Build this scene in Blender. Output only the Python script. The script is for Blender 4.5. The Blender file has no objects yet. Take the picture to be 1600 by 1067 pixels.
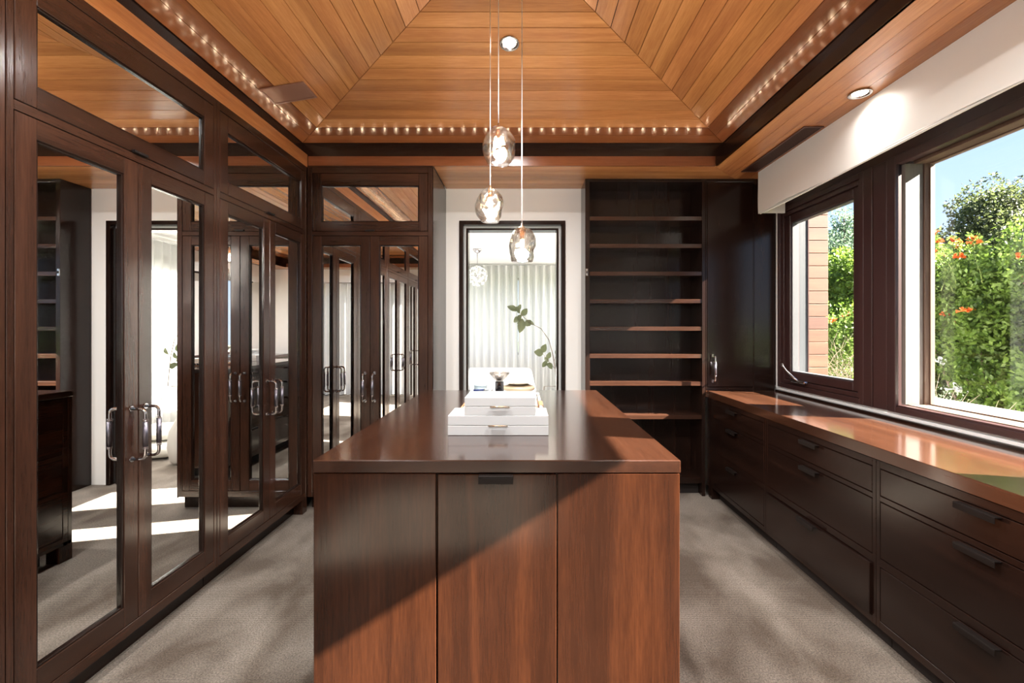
import bpy, bmesh, math, random
from mathutils import Vector, Matrix, noise
R = random.Random(7)
PI = math.pi
SC = bpy.context.scene
COL = SC.collection

# ------------------------------------------------------------------ camera
F = 711.0                                   # focal length in pixels of a 1600 wide frame
cd = bpy.data.cameras.new('camera'); cam = bpy.data.objects.new('camera', cd); COL.objects.link(cam)
cam.location = (0, 0, 1.4); cam.rotation_euler = (PI/2, 0, 0)
cd.sensor_width = 36; cd.lens = F/1600*36
cd.shift_x = (800-817)/1600; cd.shift_y = -(533.5-514)/1600
cd.clip_start = .05; cd.clip_end = 300
SC.camera = cam

# ------------------------------------------------------------------ sky
w = bpy.data.worlds.new('sky'); SC.world = w; w.use_nodes = True
nt = w.node_tree; nt.nodes.clear()
out = nt.nodes.new('ShaderNodeOutputWorld'); bg = nt.nodes.new('ShaderNodeBackground')
tc = nt.nodes.new('ShaderNodeTexCoord'); sp = nt.nodes.new('ShaderNodeSeparateXYZ'); cr = nt.nodes.new('ShaderNodeValToRGB')
nt.links.new(tc.outputs['Generated'], sp.inputs[0]); nt.links.new(sp.outputs[2], cr.inputs[0])
nt.links.new(cr.outputs[0], bg.inputs[0]); nt.links.new(bg.outputs[0], out.inputs[0])
e = cr.color_ramp.elements
e[0].position = 0.0; e[0].color = (.68, .79, .95, 1)
e[1].position = .7; e[1].color = (.14, .33, .75, 1)
m_ = e.new(.12); m_.color = (.58, .74, .98, 1)
m_ = e.new(.34); m_.color = (.42, .60, .95, 1)
bg.inputs[1].default_value = .80

# ------------------------------------------------------------------ sun
sl = bpy.data.lights.new('sun', 'SUN'); sun = bpy.data.objects.new('sun', sl); COL.objects.link(sun)
sl.energy = 54; sl.angle = math.radians(.5); sl.color = (1, .92, .80)
sun.rotation_euler = Vector((-1, .25, -.64)).to_track_quat('-Z', 'Y').to_euler()
sun.location = (12, -3, 9)

def disk(name, loc, size, power, color=(1, .98, .95), rot=(0, 0, 0), spread=150):
    l = bpy.data.lights.new(name, 'AREA'); l.shape = 'DISK'; l.size = size; l.energy = power; l.color = color
    l.spread = math.radians(spread)
    o = bpy.data.objects.new(name, l); COL.objects.link(o); o.location = loc; o.rotation_euler = rot
    return o
LAMP = 11; PEND = 21
T = .169
XL0, XR0, YB0, YF0, Z0 = -1.72, 1.56, 3.555, -2.3, 2.853
def slope_z(t): return Z0+T*t
# lamps of the downlights (fittings built further down); the unseen ones are added for fill
DOWN_SLOPE = [(-.076, 2.575, 3.019-.004, 'b'), (-.95, 1.1, 0, 'l'), (.80, 1.1, 0, 'r'), (-.95, -.7, 0, 'l'), (.80, -.7, 0, 'r'), (-.076, -1.35, 0, 'f')]
DOWN = []
for x, y, z, s in DOWN_SLOPE:
    t = {'b': YB0-y, 'l': x-XL0, 'r': XR0-x, 'f': y-YF0}[s]
    DOWN.append((x, y, slope_z(t), s))
DOWN += [(1.80, 2.43, 2.66, 's'), (1.80, .75, 2.66, 's'), (1.80, -.95, 2.66, 's')]
for x, y, z, s in DOWN:
    disk('downlight_lamp', (x, y, z-.012), .07, LAMP*(.10 if s == 's' else 1.75))
for x, y in ((-1.2, 5.2), (.9, 5.4), (-1.2, 7.6), (.9, 7.8)):
    disk('bedroom_fill', (x, y, 2.68), .12, 27, (1, .97, .93))  # unseen disks without fittings, added to brighten the bedroom

SC.view_settings.view_transform = 'Standard'; SC.view_settings.look = 'None'
SC.view_settings.gamma = 1; SC.view_settings.use_curve_mapping = False
SC.view_settings.exposure = 1.0
cy = SC.cycles
cy.use_denoising = True; cy.max_bounces = 14; cy.transparent_max_bounces = 24
cy.glossy_bounces = 10; cy.transmission_bounces = 10; cy.caustics_refractive = False; cy.caustics_reflective = False
cy.sample_clamp_indirect = 6; cy.blur_glossy = .3

# ------------------------------------------------------------------ materials
def newmat(name):
    m = bpy.data.materials.new(name); m.use_nodes = True
    n = m.node_tree; p = n.nodes['Principled BSDF']
    return m, n, p
def flat(name, col, rough=.5, metal=0, bump=0, bscale=200, emit=None, estr=0, coat=0, spec=.5):
    m, n, p = newmat(name)
    p.inputs['Base Color'].default_value = (*col, 1); p.inputs['Roughness'].default_value = rough
    p.inputs['Metallic'].default_value = metal; p.inputs['Coat Weight'].default_value = coat
    p.inputs['Specular IOR Level'].default_value = spec
    t = n.nodes.new('ShaderNodeTexCoord'); ns = n.nodes.new('ShaderNodeTexNoise')
    ns.inputs['Scale'].default_value = bscale; n.links.new(t.outputs['Object'], ns.inputs[0])
    if bump:
        b = n.nodes.new('ShaderNodeBump'); b.inputs['Strength'].default_value = bump; b.inputs['Distance'].default_value = .002
        n.links.new(ns.outputs[0], b.inputs['Height']); n.links.new(b.outputs[0], p.inputs['Normal'])
    else:
        mr = n.nodes.new('ShaderNodeMapRange'); mr.inputs['To Min'].default_value = max(0, rough-.03); mr.inputs['To Max'].default_value = rough+.03
        n.links.new(ns.outputs[0], mr.inputs[0])
        if metal < .95 or rough > .05: n.links.new(mr.outputs[0], p.inputs['Roughness'])
    if emit: p.inputs['Emission Color'].default_value = (*emit, 1); p.inputs['Emission Strength'].default_value = estr
    return m
def wood(name, cols, axis='z', rough=.3, bump=.15, coat=0, k=1.0, vary=.0, fine=26, pos=(.25, .5, .75), spec=.5):
    """long grain along the given local axis; colours from dark to light"""
    m, n, p = newmat(name)
    t = n.nodes.new('ShaderNodeTexCoord'); mp = n.nodes.new('ShaderNodeMapping')
    s = {'x': (.06, 1, 1), 'y': (1, .06, 1), 'z': (1, 1, .06)}[axis]
    mp.inputs['Scale'].default_value = [v*fine*k for v in s]
    oi = n.nodes.new('ShaderNodeObjectInfo')
    ad = n.nodes.new('ShaderNodeVectorMath'); ad.operation = 'ADD'
    mu = n.nodes.new('ShaderNodeMath'); mu.operation = 'MULTIPLY'; mu.inputs[1].default_value = 57
    n.links.new(oi.outputs['Random'], mu.inputs[0])
    n.links.new(t.outputs['Object'], ad.inputs[0]); n.links.new(mu.outputs[0], ad.inputs[1]); n.links.new(ad.outputs[0], mp.inputs[0])
    a = n.nodes.new('ShaderNodeTexNoise'); a.inputs['Scale'].default_value = .35; a.inputs['Detail'].default_value = 4; a.inputs['Distortion'].default_value = .6
    b = n.nodes.new('ShaderNodeTexNoise'); b.inputs['Scale'].default_value = 6; b.inputs['Detail'].default_value = 6; b.inputs['Roughness'].default_value = .7
    n.links.new(mp.outputs[0], a.inputs[0]); n.links.new(mp.outputs[0], b.inputs[0])
    mx = n.nodes.new('ShaderNodeMix'); mx.inputs[0].default_value = .38
    n.links.new(a.outputs[0], mx.inputs[2]); n.links.new(b.outputs[0], mx.inputs[3])
    r = n.nodes.new('ShaderNodeValToRGB'); el = r.color_ramp.elements
    el[0].position = pos[0]; el[0].color = (*cols[0], 1); el[1].position = pos[2]; el[1].color = (*cols[2], 1)
    q = el.new(pos[1]); q.color = (*cols[1], 1)
    n.links.new(mx.outputs[0], r.inputs[0])
    hs = n.nodes.new('ShaderNodeHueSaturation'); n.links.new(r.outputs[0], hs.inputs['Color'])
    mr = n.nodes.new('ShaderNodeMapRange'); mr.inputs['To Min'].default_value = 1-vary; mr.inputs['To Max'].default_value = 1+vary
    n.links.new(oi.outputs['Random'], mr.inputs[0]); n.links.new(mr.outputs[0], hs.inputs['Value'])
    mh = n.nodes.new('ShaderNodeMapRange'); mh.inputs['To Min'].default_value = .5-vary*.03; mh.inputs['To Max'].default_value = .5+vary*.015
    m3 = n.nodes.new('ShaderNodeMath'); m3.operation = 'FRACT'; n.links.new(mu.outputs[0], m3.inputs[0])
    n.links.new(m3.outputs[0], mh.inputs[0]); n.links.new(mh.outputs[0], hs.inputs['Hue'])
    n.links.new(hs.outputs[0], p.inputs['Base Color'])
    p.inputs['Specular IOR Level'].default_value = spec
    p.inputs['Roughness'].default_value = rough; p.inputs['Coat Weight'].default_value = coat; p.inputs['Coat Roughness'].default_value = .12
    bp = n.nodes.new('ShaderNodeBump'); bp.inputs['Strength'].default_value = bump; bp.inputs['Distance'].default_value = .0015
    n.links.new(b.outputs[0], bp.inputs['Height']); n.links.new(bp.outputs[0], p.inputs['Normal'])
    return m
DC = [(.010, .0046, .0032), (.034, .0142, .0086), (.072, .029, .0165)]
M = {}
for ax in 'xyz':
    M['dark_'+ax] = wood('mahogany stained wood '+ax, DC, ax, .17, .14, 0)
    M['deep_'+ax] = wood('deep espresso wood '+ax, [(.006, .003, .0023), (.013, .006, .0043), (.023, .010, .0065)], ax, .18, .14, 0, spec=.35)
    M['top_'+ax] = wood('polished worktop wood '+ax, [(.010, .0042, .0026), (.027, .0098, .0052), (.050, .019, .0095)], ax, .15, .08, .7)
    M['counter_'+ax] = wood('sunlit tone worktop wood '+ax, [(.024, .010, .0055), (.060, .023, .012), (.105, .043, .022)], ax, .15, .08, .7)  # worktop wood with the sun's brightening put into its colour
    M['isl_'+ax] = wood('island mahogany '+ax, [(.008, .003, .0018), (.024, .0078, .0037), (.060, .0185, .0072)], ax, .145, .12, 0, spec=.36)
    M['ceil_'+ax] = wood('honey ceiling plank '+ax, [(.24, .090, .028), (.46, .19, .062), (.70, .33, .12)], ax, .26, .1, .3, vary=.14, fine=20)
    M['red_'+ax] = wood('reddish ceiling plank '+ax, [(.11, .036, .013), (.20, .068, .024), (.29, .105, .038)], ax, .24, .1, .35, vary=.12, fine=20)
M['soff_x'] = M['ceil_x']; M['soff_y'] = M['ceil_y']
M['frame'] = wood('purple brown window paint', [(.030, .013, .012), (.040, .017, .016), (.052, .022, .020)], 'z', .38, .05)
M['zinctrim'] = flat('grey glazing bead', (.07, .07, .075), .5)
M['zinc'] = flat('grey zinc trim', (.030, .034, .040), .6, 0)
M['jamb'] = wood('weathered grey wood jamb', [(.08, .068, .06), (.15, .13, .115), (.22, .195, .175)], 'z', .7, .4)
M['jamb2'] = wood('weathered tan wood jamb', [(.08, .045, .03), (.12, .072, .048), (.17, .115, .08)], 'z', .7, .4)
M['siding'] = wood('weathered cedar siding', [(.035, .009, .002), (.095, .030, .009), (.14, .062, .030)], 'x', .7, .5, vary=.2, k=.8)
M['white'] = flat('white painted plaster', (.88, .87, .85), .7, bump=.05)
M['whitetrim'] = flat('white grey trim', (.72, .74, .74), .4)
M['sill'] = flat('white outside sill', (.85, .85, .83), .5)
M['lacquer'] = flat('white lacquer', (.60, .61, .62), .22)
M['brass'] = flat('brushed brass', (.85, .68, .50), .25, 1)
M['chrome'] = flat('dark polished chrome', (.52, .50, .52), .10, 1)
M['grip'] = flat('knurled dark chrome', (.20, .19, .23), .32, .9)
M['black'] = flat('black bronze', (.010, .007, .006), .5, spec=.15)
M['blackglass'] = flat('black glazed base', (.008, .009, .014), .12)
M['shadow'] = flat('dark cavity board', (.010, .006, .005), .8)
M['bulb'] = flat('warm bulb', (1, .8, .5), .5, emit=(1, .72, .42), estr=28)
M['spotlens'] = flat('spot lens', (1, .9, .8), .5, emit=(1, .88, .72), estr=14)
M['led'] = flat('led diode', (1, .8, .5), .5, emit=(1, .72, .46), estr=70)
M['soil'] = flat('garden soil', (.10, .075, .05), .9, bump=.6, bscale=12)
M['bark'] = flat('grey bark', (.16, .12, .09), .9, bump=.5, bscale=40)
M['twig'] = flat('pale dry twig', (.52, .42, .31), .8)
M['petal'] = flat('orange trumpet petal', (.85, .20, .045), .6)
M['whitepetal'] = flat('white petal', (.9, .9, .9), .6)
M['steel'] = flat('satin steel', (.6, .6, .6), .2, 1)
M['vent'] = flat('brown vent metal', (.10, .045, .032), .35, .3)
M['panel'] = flat('copper brown painted panel', (.26, .13, .09), .35)
M['vase'] = flat('pale stoneware', (.55, .52, .48), .5)
M['plate'] = flat('cream glazed plate', (.66, .58, .48), .25)
M['plate2'] = flat('sand glazed plate', (.50, .40, .27), .4)
M['grey'] = flat('grey book cover', (.36, .39, .41), .5)
M['bluegrey'] = flat('blue grey marble', (.42, .50, .54), .2)
M['navy'] = flat('navy enamel', (.02, .035, .12), .25)
M['tan'] = flat('tan leather', (.42, .22, .11), .45, bump=.2)

m, n, p = newmat('mirror'); p.inputs['Base Color'].default_value = (.90, .90, .89, 1); p.inputs['Metallic'].default_value = 1; p.inputs['Roughness'].default_value = .0; M['mirror'] = m
# thin window glass: fresnel mix of clear and mirror
m, n, p = newmat('window glass'); n.nodes.remove(p)
o_ = n.nodes['Material Output']; tr = n.nodes.new('ShaderNodeBsdfTransparent'); gl = n.nodes.new('ShaderNodeBsdfGlossy'); gl.inputs['Roughness'].default_value = 0
lw = n.nodes.new('ShaderNodeLayerWeight'); lw.inputs[0].default_value = .5; pw_ = n.nodes.new('ShaderNodeMath'); pw_.operation = 'POWER'; pw_.inputs[1].default_value = 5
fr = n.nodes.new('ShaderNodeMapRange'); fr.inputs['To Min'].default_value = .035; fr.inputs['To Max'].default_value = 1; mi = n.nodes.new('ShaderNodeMixShader')
n.links.new(lw.outputs['Facing'], pw_.inputs[0]); n.links.new(pw_.outputs[0], fr.inputs[0]); n.links.new(fr.outputs[0], mi.inputs[0]); n.links.new(tr.outputs[0], mi.inputs[1]); n.links.new(gl.outputs[0], mi.inputs[2]); n.links.new(mi.outputs[0], o_.inputs[0])
tr.inputs[0].default_value = (.97, .98, .98, 1); M['glass'] = m
def blown(name, tint):
    m, n, p = newmat(name); p.inputs['Base Color'].default_value = (*tint, 1); p.inputs['Roughness'].default_value = .0
    p.inputs['Transmission Weight'].default_value = 1; p.inputs['IOR'].default_value = 1.46
    tr_ = n.nodes.new('ShaderNodeBsdfTransparent'); tr_.inputs[0].default_value = (*tint, 1)
    gl_ = n.nodes.new('ShaderNodeBsdfGlossy'); gl_.inputs['Roughness'].default_value = .03
    lw_ = n.nodes.new('ShaderNodeLayerWeight'); lw_.inputs[0].default_value = .5; pw = n.nodes.new('ShaderNodeMath'); pw.operation = 'POWER'; pw.inputs[1].default_value = 3
    mr_ = n.nodes.new('ShaderNodeMapRange'); mr_.inputs['To Min'].default_value = .07; mr_.inputs['To Max'].default_value = .75
    n.links.new(lw_.outputs['Facing'], pw.inputs[0]); n.links.new(pw.outputs[0], mr_.inputs[0])
    m1 = n.nodes.new('ShaderNodeMixShader'); n.links.new(mr_.outputs[0], m1.inputs[0]); n.links.new(tr_.outputs[0], m1.inputs[1]); n.links.new(gl_.outputs[0], m1.inputs[2])
    mi = n.nodes.new('ShaderNodeMixShader'); mi.inputs[0].default_value = .72
    n.links.new(p.outputs[0], mi.inputs[1]); n.links.new(m1.outputs[0], mi.inputs[2]); n.links.new(mi.outputs[0], n.nodes['Material Output'].inputs[0])
    return m
M['blown'] = blown('clear hand blown glass', (1, .985, .97)); M['smoke'] = blown('smoky hand blown glass', (.93, .91, .89))
def fabric(name, col, trans, bump=.3, sc=700):
    m, n, p = newmat(name); p.inputs['Base Color'].default_value = (*col, 1); p.inputs['Roughness'].default_value = .9; p.inputs['Specular IOR Level'].default_value = .1
    t = n.nodes.new('ShaderNodeTexCoord'); ns = n.nodes.new('ShaderNodeTexNoise'); ns.inputs['Scale'].default_value = sc; n.links.new(t.outputs['Object'], ns.inputs[0])
    b = n.nodes.new('ShaderNodeBump'); b.inputs['Strength'].default_value = bump; b.inputs['Distance'].default_value = .001
    n.links.new(ns.outputs[0], b.inputs['Height']); n.links.new(b.outputs[0], p.inputs['Normal'])
    if trans:
        tl = n.nodes.new('ShaderNodeBsdfTranslucent'); tl.inputs[0].default_value = (*col, 1); mi = n.nodes.new('ShaderNodeMixShader'); mi.inputs[0].default_value = trans
        n.links.new(p.outputs[0], mi.inputs[1]); n.links.new(tl.outputs[0], mi.inputs[2]); n.links.new(mi.outputs[0], n.nodes['Material Output'].inputs[0])
    return m
M['linen'] = fabric('ivory linen shade', (.86, .85, .82), .1)
M['curtain'] = fabric('sheer cream curtain', (.70, .70, .69), .36)
M['bedding'] = fabric('white bed linen', (.60, .60, .60), 0)
M['cushion'] = fabric('off white cushion', (.78, .76, .70), 0)
def leafmat(name, c1, c2, tr=.4):
    m, n, p = newmat(name); t = n.nodes.new('ShaderNodeTexCoord'); ns = n.nodes.new('ShaderNodeTexNoise'); ns.inputs['Scale'].default_value = 3.5; ns.inputs['Detail'].default_value = 5
    ns.inputs['Roughness'].default_value = .75
    r = n.nodes.new('ShaderNodeValToRGB'); r.color_ramp.elements[0].position = .35; r.color_ramp.elements[1].position = .65
    r.color_ramp.elements[0].color = (*c1, 1); r.color_ramp.elements[1].color = (*c2, 1)
    n.links.new(t.outputs['Object'], ns.inputs[0]); n.links.new(ns.outputs[0], r.inputs[0]); n.links.new(r.outputs[0], p.inputs['Base Color'])
    p.inputs['Roughness'].default_value = .5
    tl = n.nodes.new('ShaderNodeBsdfTranslucent'); mi = n.nodes.new('ShaderNodeMixShader'); mi.inputs[0].default_value = tr
    n.links.new(r.outputs[0], tl.inputs[0]); n.links.new(p.outputs[0], mi.inputs[1]); n.links.new(tl.outputs[0], mi.inputs[2]); n.links.new(mi.outputs[0], n.nodes['Material Output'].inputs[0])
    return m
M['hedge'] = leafmat('hedge leaf', (.035, .075, .012), (.22, .33, .06), .42)
M['tree'] = leafmat('tree leaf', (.030, .045, .016), (.13, .155, .055), .45)
M['bluetree'] = leafmat('blue green leaf', (.09, .15, .10), (.24, .33, .20), .4)
M['greentree'] = leafmat('fresh tree leaf', (.06, .12, .015), (.22, .32, .04), .4)
M['grass'] = leafmat('lawn', (.035, .05, .02), (.07, .085, .035), 0)
M['branchleaf'] = leafmat('olive green leaf', (.075, .095, .045), (.17, .19, .10), .25)
# carpet: fine cut ribs with brushed pile marks
m, n, p = newmat('taupe ribbed carpet')
t = n.nodes.new('ShaderNodeTexCoord'); mp = n.nodes.new('ShaderNodeMapping'); mp.inputs['Scale'].default_value = (2.6, 1.7, 1); mp.inputs['Rotation'].default_value = (0, 0, .5)
a = n.nodes.new('ShaderNodeTexNoise'); a.inputs['Scale'].default_value = 1.1; a.inputs['Detail'].default_value = 6; a.inputs['Distortion'].default_value = .3
n.links.new(t.outputs['Object'], mp.inputs[0]); n.links.new(mp.outputs[0], a.inputs[0])
b = n.nodes.new('ShaderNodeTexNoise'); b.inputs['Scale'].default_value = 150; b.inputs['Detail'].default_value = 2; n.links.new(t.outputs['Object'], b.inputs[0])
wv = n.nodes.new('ShaderNodeTexWave'); wv.bands_direction = 'Y'; wv.inputs['Scale'].default_value = 42; wv.inputs['Distortion'].default_value = .8; n.links.new(t.outputs['Object'], wv.inputs[0])
r = n.nodes.new('ShaderNodeValToRGB'); el = r.color_ramp.elements; el[0].position = .38; el[0].color = (.105, .080, .060, 1); el[1].position = .62; el[1].color = (.25, .215, .18, 1)
n.links.new(a.outputs[0], r.inputs[0])
mx = n.nodes.new('ShaderNodeMix'); mx.data_type = 'RGBA'; mx.blend_type = 'MULTIPLY'; mx.inputs[0].default_value = .9
r2 = n.nodes.new('ShaderNodeValToRGB'); r2.color_ramp.elements[0].position = .3; r2.color_ramp.elements[0].color = (.25, .25, .25, 1); r2.color_ramp.elements[1].position = .7; r2.color_ramp.elements[1].color = (1.55, 1.55, 1.55, 1)
md = n.nodes.new('ShaderNodeMix'); md.inputs[0].default_value = .3; n.links.new(b.outputs[0], md.inputs[2]); n.links.new(wv.outputs[1], md.inputs[3])
n.links.new(md.outputs[0], r2.inputs[0]); n.links.new(r.outputs[0], mx.inputs[6]); n.links.new(r2.outputs[0], mx.inputs[7]); n.links.new(mx.outputs[2], p.inputs['Base Color'])
p.inputs['Roughness'].default_value = 1; p.inputs['Specular IOR Level'].default_value = .05; p.inputs['Sheen Weight'].default_value = .15
bp = n.nodes.new('ShaderNodeBump'); bp.inputs['Strength'].default_value = .6; bp.inputs['Distance'].default_value = .004; n.links.new(md.outputs[0], bp.inputs['Height']); n.links.new(bp.outputs[0], p.inputs['Normal'])
M['carpet'] = m
# black and white inlay of the tray rim
m, n, p = newmat('black and white inlay'); t = n.nodes.new('ShaderNodeTexCoord'); v = n.nodes.new('ShaderNodeTexVoronoi'); v.inputs['Scale'].default_value = 75
n.links.new(t.outputs['Object'], v.inputs[0]); r = n.nodes.new('ShaderNodeValToRGB'); r.color_ramp.interpolation = 'CONSTANT'; r.color_ramp.elements[0].color = (.02, .02, .02, 1); r.color_ramp.elements[1].position = .38; r.color_ramp.elements[1].color = (.75, .74, .70, 1)
n.links.new(v.outputs['Color'], r.inputs[0]); n.links.new(r.outputs[0], p.inputs['Base Color']); p.inputs['Roughness'].default_value = .3; M['inlay'] = m

# ------------------------------------------------------------------ mesh helpers
class MB:
    def __init__(s): s.bm = bmesh.new()
    def box(s, x0, x1, y0, y1, z0, z1, bev=.0015, mi=0):
        old = set(s.bm.faces) if mi else None
        r = bmesh.ops.create_cube(s.bm, size=1)
        v = r['verts']
        for q in v: q.co = Vector(((x0+x1)/2+q.co.x*(x1-x0), (y0+y1)/2+q.co.y*(y1-y0), (z0+z1)/2+q.co.z*(z1-z0)))
        if bev:
            ed = list({e for q in v for e in q.link_edges})
            bmesh.ops.bevel(s.bm, geom=ed, offset=min(bev, abs(x1-x0)*.3, abs(y1-y0)*.3, abs(z1-z0)*.3), segments=1, affect='EDGES')
        if mi:
            for f in s.bm.faces:
                if f not in old: f.material_index = mi
        return s
    def hexa(s, pts):
        v = [s.bm.verts.new(p) for p in pts]
        for f in ((0, 3, 2, 1), (4, 5, 6, 7), (0, 1, 5, 4), (1, 2, 6, 5), (2, 3, 7, 6), (3, 0, 4, 7)): s.bm.faces.new([v[i] for i in f])
        return s
    def tube(s, pts, r, seg=10, caps=True, smooth=True):
        pts = [Vector(p) for p in pts]; rs = r if isinstance(r, (list, tuple)) else [r]*len(pts)
        rings = []; up = None
        for i, p in enumerate(pts):
            d = (pts[min(i+1, len(pts)-1)]-pts[max(i-1, 0)]).normalized()
            if up is None: up = Vector((0, 0, 1)) if abs(d.z) < .9 else Vector((1, 0, 0))
            a = d.cross(up).normalized(); b_ = a.cross(d).normalized(); up = b_
            rings.append([s.bm.verts.new(p+(a*math.cos(2*PI*k/seg)+b_*math.sin(2*PI*k/seg))*rs[i]) for k in range(seg)])
        for i in range(len(rings)-1):
            for k in range(seg):
                f = s.bm.faces.new((rings[i][k], rings[i][(k+1) % seg], rings[i+1][(k+1) % seg], rings[i+1][k])); f.smooth = smooth
        if caps:
            s.bm.faces.new(rings[0][::-1]); s.bm.faces.new(rings[-1])
        return s
    def lathe(s, prof, c=(0, 0, 0), seg=32, axis='z', smooth=True):
        rings = []
        for r_, h in prof:
            ring = []
            for k in range(seg):
                a_ = 2*PI*k/seg; u, v_ = r_*math.cos(a_), r_*math.sin(a_)
                co = {'z': (u, v_, h), 'y': (u, h, v_), 'x': (h, u, v_)}[axis]
                ring.append(s.bm.verts.new(Vector(c)+Vector(co)))
            rings.append(ring)
        for i in range(len(rings)-1):
            for k in range(seg):
                f = s.bm.faces.new((rings[i][k], rings[i][(k+1) % seg], rings[i+1][(k+1) % seg], rings[i+1][k])); f.smooth = smooth
        if prof[0][0] > 1e-5: s.bm.faces.new(rings[0][::-1])
        if prof[-1][0] > 1e-5: s.bm.faces.new(rings[-1])
        return s
    def ico(s, c, r, sub=2, sc=(1, 1, 1), fn=None):
        g = bmesh.ops.create_icosphere(s.bm, subdivisions=sub, radius=1)
        for v in g['verts']:
            q = v.co.copy()
            if fn: q = fn(q)
            v.co = Vector((c[0]+q.x*r*sc[0], c[1]+q.y*r*sc[1], c[2]+q.z*r*sc[2]))
            for f in v.link_faces: f.smooth = True
        return s
    def build(s, name, mat, parent=None, mat2=None):
        """world coordinates in; the part's mesh is stored relative to its root's location"""
        bmesh.ops.remove_doubles(s.bm, verts=s.bm.verts, dist=1e-6)
        bmesh.ops.recalc_face_normals(s.bm, faces=s.bm.faces)
        me = bpy.data.meshes.new(name); s.bm.to_mesh(me); s.bm.free()
        me.materials.append(mat)
        if mat2: me.materials.append(mat2)
        o = bpy.data.objects.new(name, me); COL.objects.link(o)
        if parent is not None:
            o.parent = parent; me.transform(Matrix.Translation(-worldloc(parent)))
        return o
def worldloc(o):
    v = Vector((0, 0, 0))
    while o is not None: v = v+Vector(o.location); o = o.parent
    return v
def thing(name, label, cat, loc=(0, 0, 0), group=None):
    o = bpy.data.objects.new(name, None); COL.objects.link(o); o.location = loc; o.empty_display_size = .05
    o['label'] = label; o['category'] = cat
    if group: o['group'] = group
    return o
def tag(o, label, cat, group=None):
    o['label'] = label; o['category'] = cat
    if group: o['group'] = group
    return o
def centre(o):
    """put a top-level mesh's origin at its own base"""
    me = o.data; xs = [v.co for v in me.vertices]
    c = Vector((sum(v.x for v in xs)/len(xs), sum(v.y for v in xs)/len(xs), min(v.z for v in xs)))
    me.transform(Matrix.Translation(-c)); o.location = c
    return o
def struct(name, label=None, loc=None):
    o = bpy.data.objects.new(name, None); COL.objects.link(o); o['kind'] = 'structure'
    if loc: o.location = loc
    return o
def sbuild(mb, name, mat):
    o = mb.build(name, mat); o['kind'] = 'structure'; return o

def BOX(name, mat, parent, *a, bev=.0015): return MB().box(*a, bev=bev).build(name, mat, parent)

# ------------------------------------------------------------------ floor and walls
ZC = 2.66
o = sbuild(MB().box(-2.75, 2.3, -2.75, 9.5, -.1, 0, 0), 'floor', M['carpet']); o['label'] = 'taupe ribbed wall to wall carpet'
o = sbuild(MB().box(-2.4, -2.28, -2.75, 4.10, 0, 3.3, 0), 'wall_left', M['white'])
wb = struct('wall_back'); wb['label'] = 'white plaster wall with the bedroom doorway'
DX0, DX1, DZ = -.57, .38, 2.37
BOX('panel', M['white'], wb, -2.3, DX0, 4.09, 4.21, 0, 3.3, bev=0)
BOX('panel', M['white'], wb, DX1, 2.14, 4.09, 4.21, 0, 3.3, bev=0)
BOX('panel', M['white'], wb, DX0, DX1, 4.09, 4.21, DZ, 3.3, bev=0)
# doorway frame: outer casing, pale reveal line, inner frame
dr = struct('door_1'); dr['label'] = 'dark framed doorway into the white bedroom'
k = .00575
def uframe(mb, x0, x1, zt, wd, y0, y1):
    mb.box(x0, x0+wd, y0, y1, 0, zt-wd); mb.box(x1-wd, x1, y0, y1, 0, zt-wd); mb.box(x0, x1, y0, y1, zt-wd, zt)
    return mb
uframe(MB(), DX0, DX1, DZ, .036, 4.07, 4.22).build('casing', M['deep_z'], dr)
uframe(MB(), DX0+.037, DX1-.037, DZ-.037, .022, 4.13, 4.22).build('reveal', M['whitetrim'], dr)
uframe(MB(), DX0+.060, DX1-.060, DZ-.062, .017, 4.10, 4.22).build('inner_frame', M['deep_z'], dr)
# rear wall with a wide glazed opening on to daylight
wr = struct('wall_front'); wr['label'] = 'white wall behind the viewpoint with a glazed door'
BOX('panel', M['white'], wr, -2.3, -1.0, -2.75, -2.62, 0, 3.3, bev=0); BOX('panel', M['white'], wr, 1.0, 2.3, -2.75, -2.62, 0, 3.3, bev=0)
BOX('panel', M['white'], wr, -1.0, 1.0, -2.75, -2.62, 2.3, 3.3, bev=0)
d2 = struct('door_2'); d2['label'] = 'glazed double door behind the viewpoint'
uframe(MB(), -1.0, 1.0, 2.3, .07, -2.72, -2.63).box(-.035, .035, -2.71, -2.65, 0, 2.23).box(-.93, .93, -2.71, -2.65, 0, .1).build('frame', M['dark_z'], d2)
BOX('pane', M['glass'], d2, -.93, .93, -2.685, -2.68, .1, 2.23, bev=0)

# window wall
XW = 2.14
wrt = struct('wall_right'); wrt['label'] = 'window wall above and below the long glazing'
BOX('panel', M['white'], wrt, XW, 2.30, -2.75, 4.20, 0, .925, bev=0)
BOX('panel', M['frame'], wrt, XW+.001, 2.34, -2.75, 3.80, 2.385, 3.3, bev=0)
BOX('panel', M['frame'], wrt, XW, 2.30, 3.802, 4.20, .925, 3.3, bev=0)
BOX('panel', M['white'], wrt, XW, 2.30, -2.75, -2.2, .925, 2.385, bev=0)
o = sbuild(MB().box(2.115, 2.1385, -2.2, 3.80, .898, .914, .001).box(2.115, 2.1385, 3.793, 3.806, .914, 2.42, .001), 'trim_1', M['whitetrim']); o['label'] = 'thin pale trim line along the window base'
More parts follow.
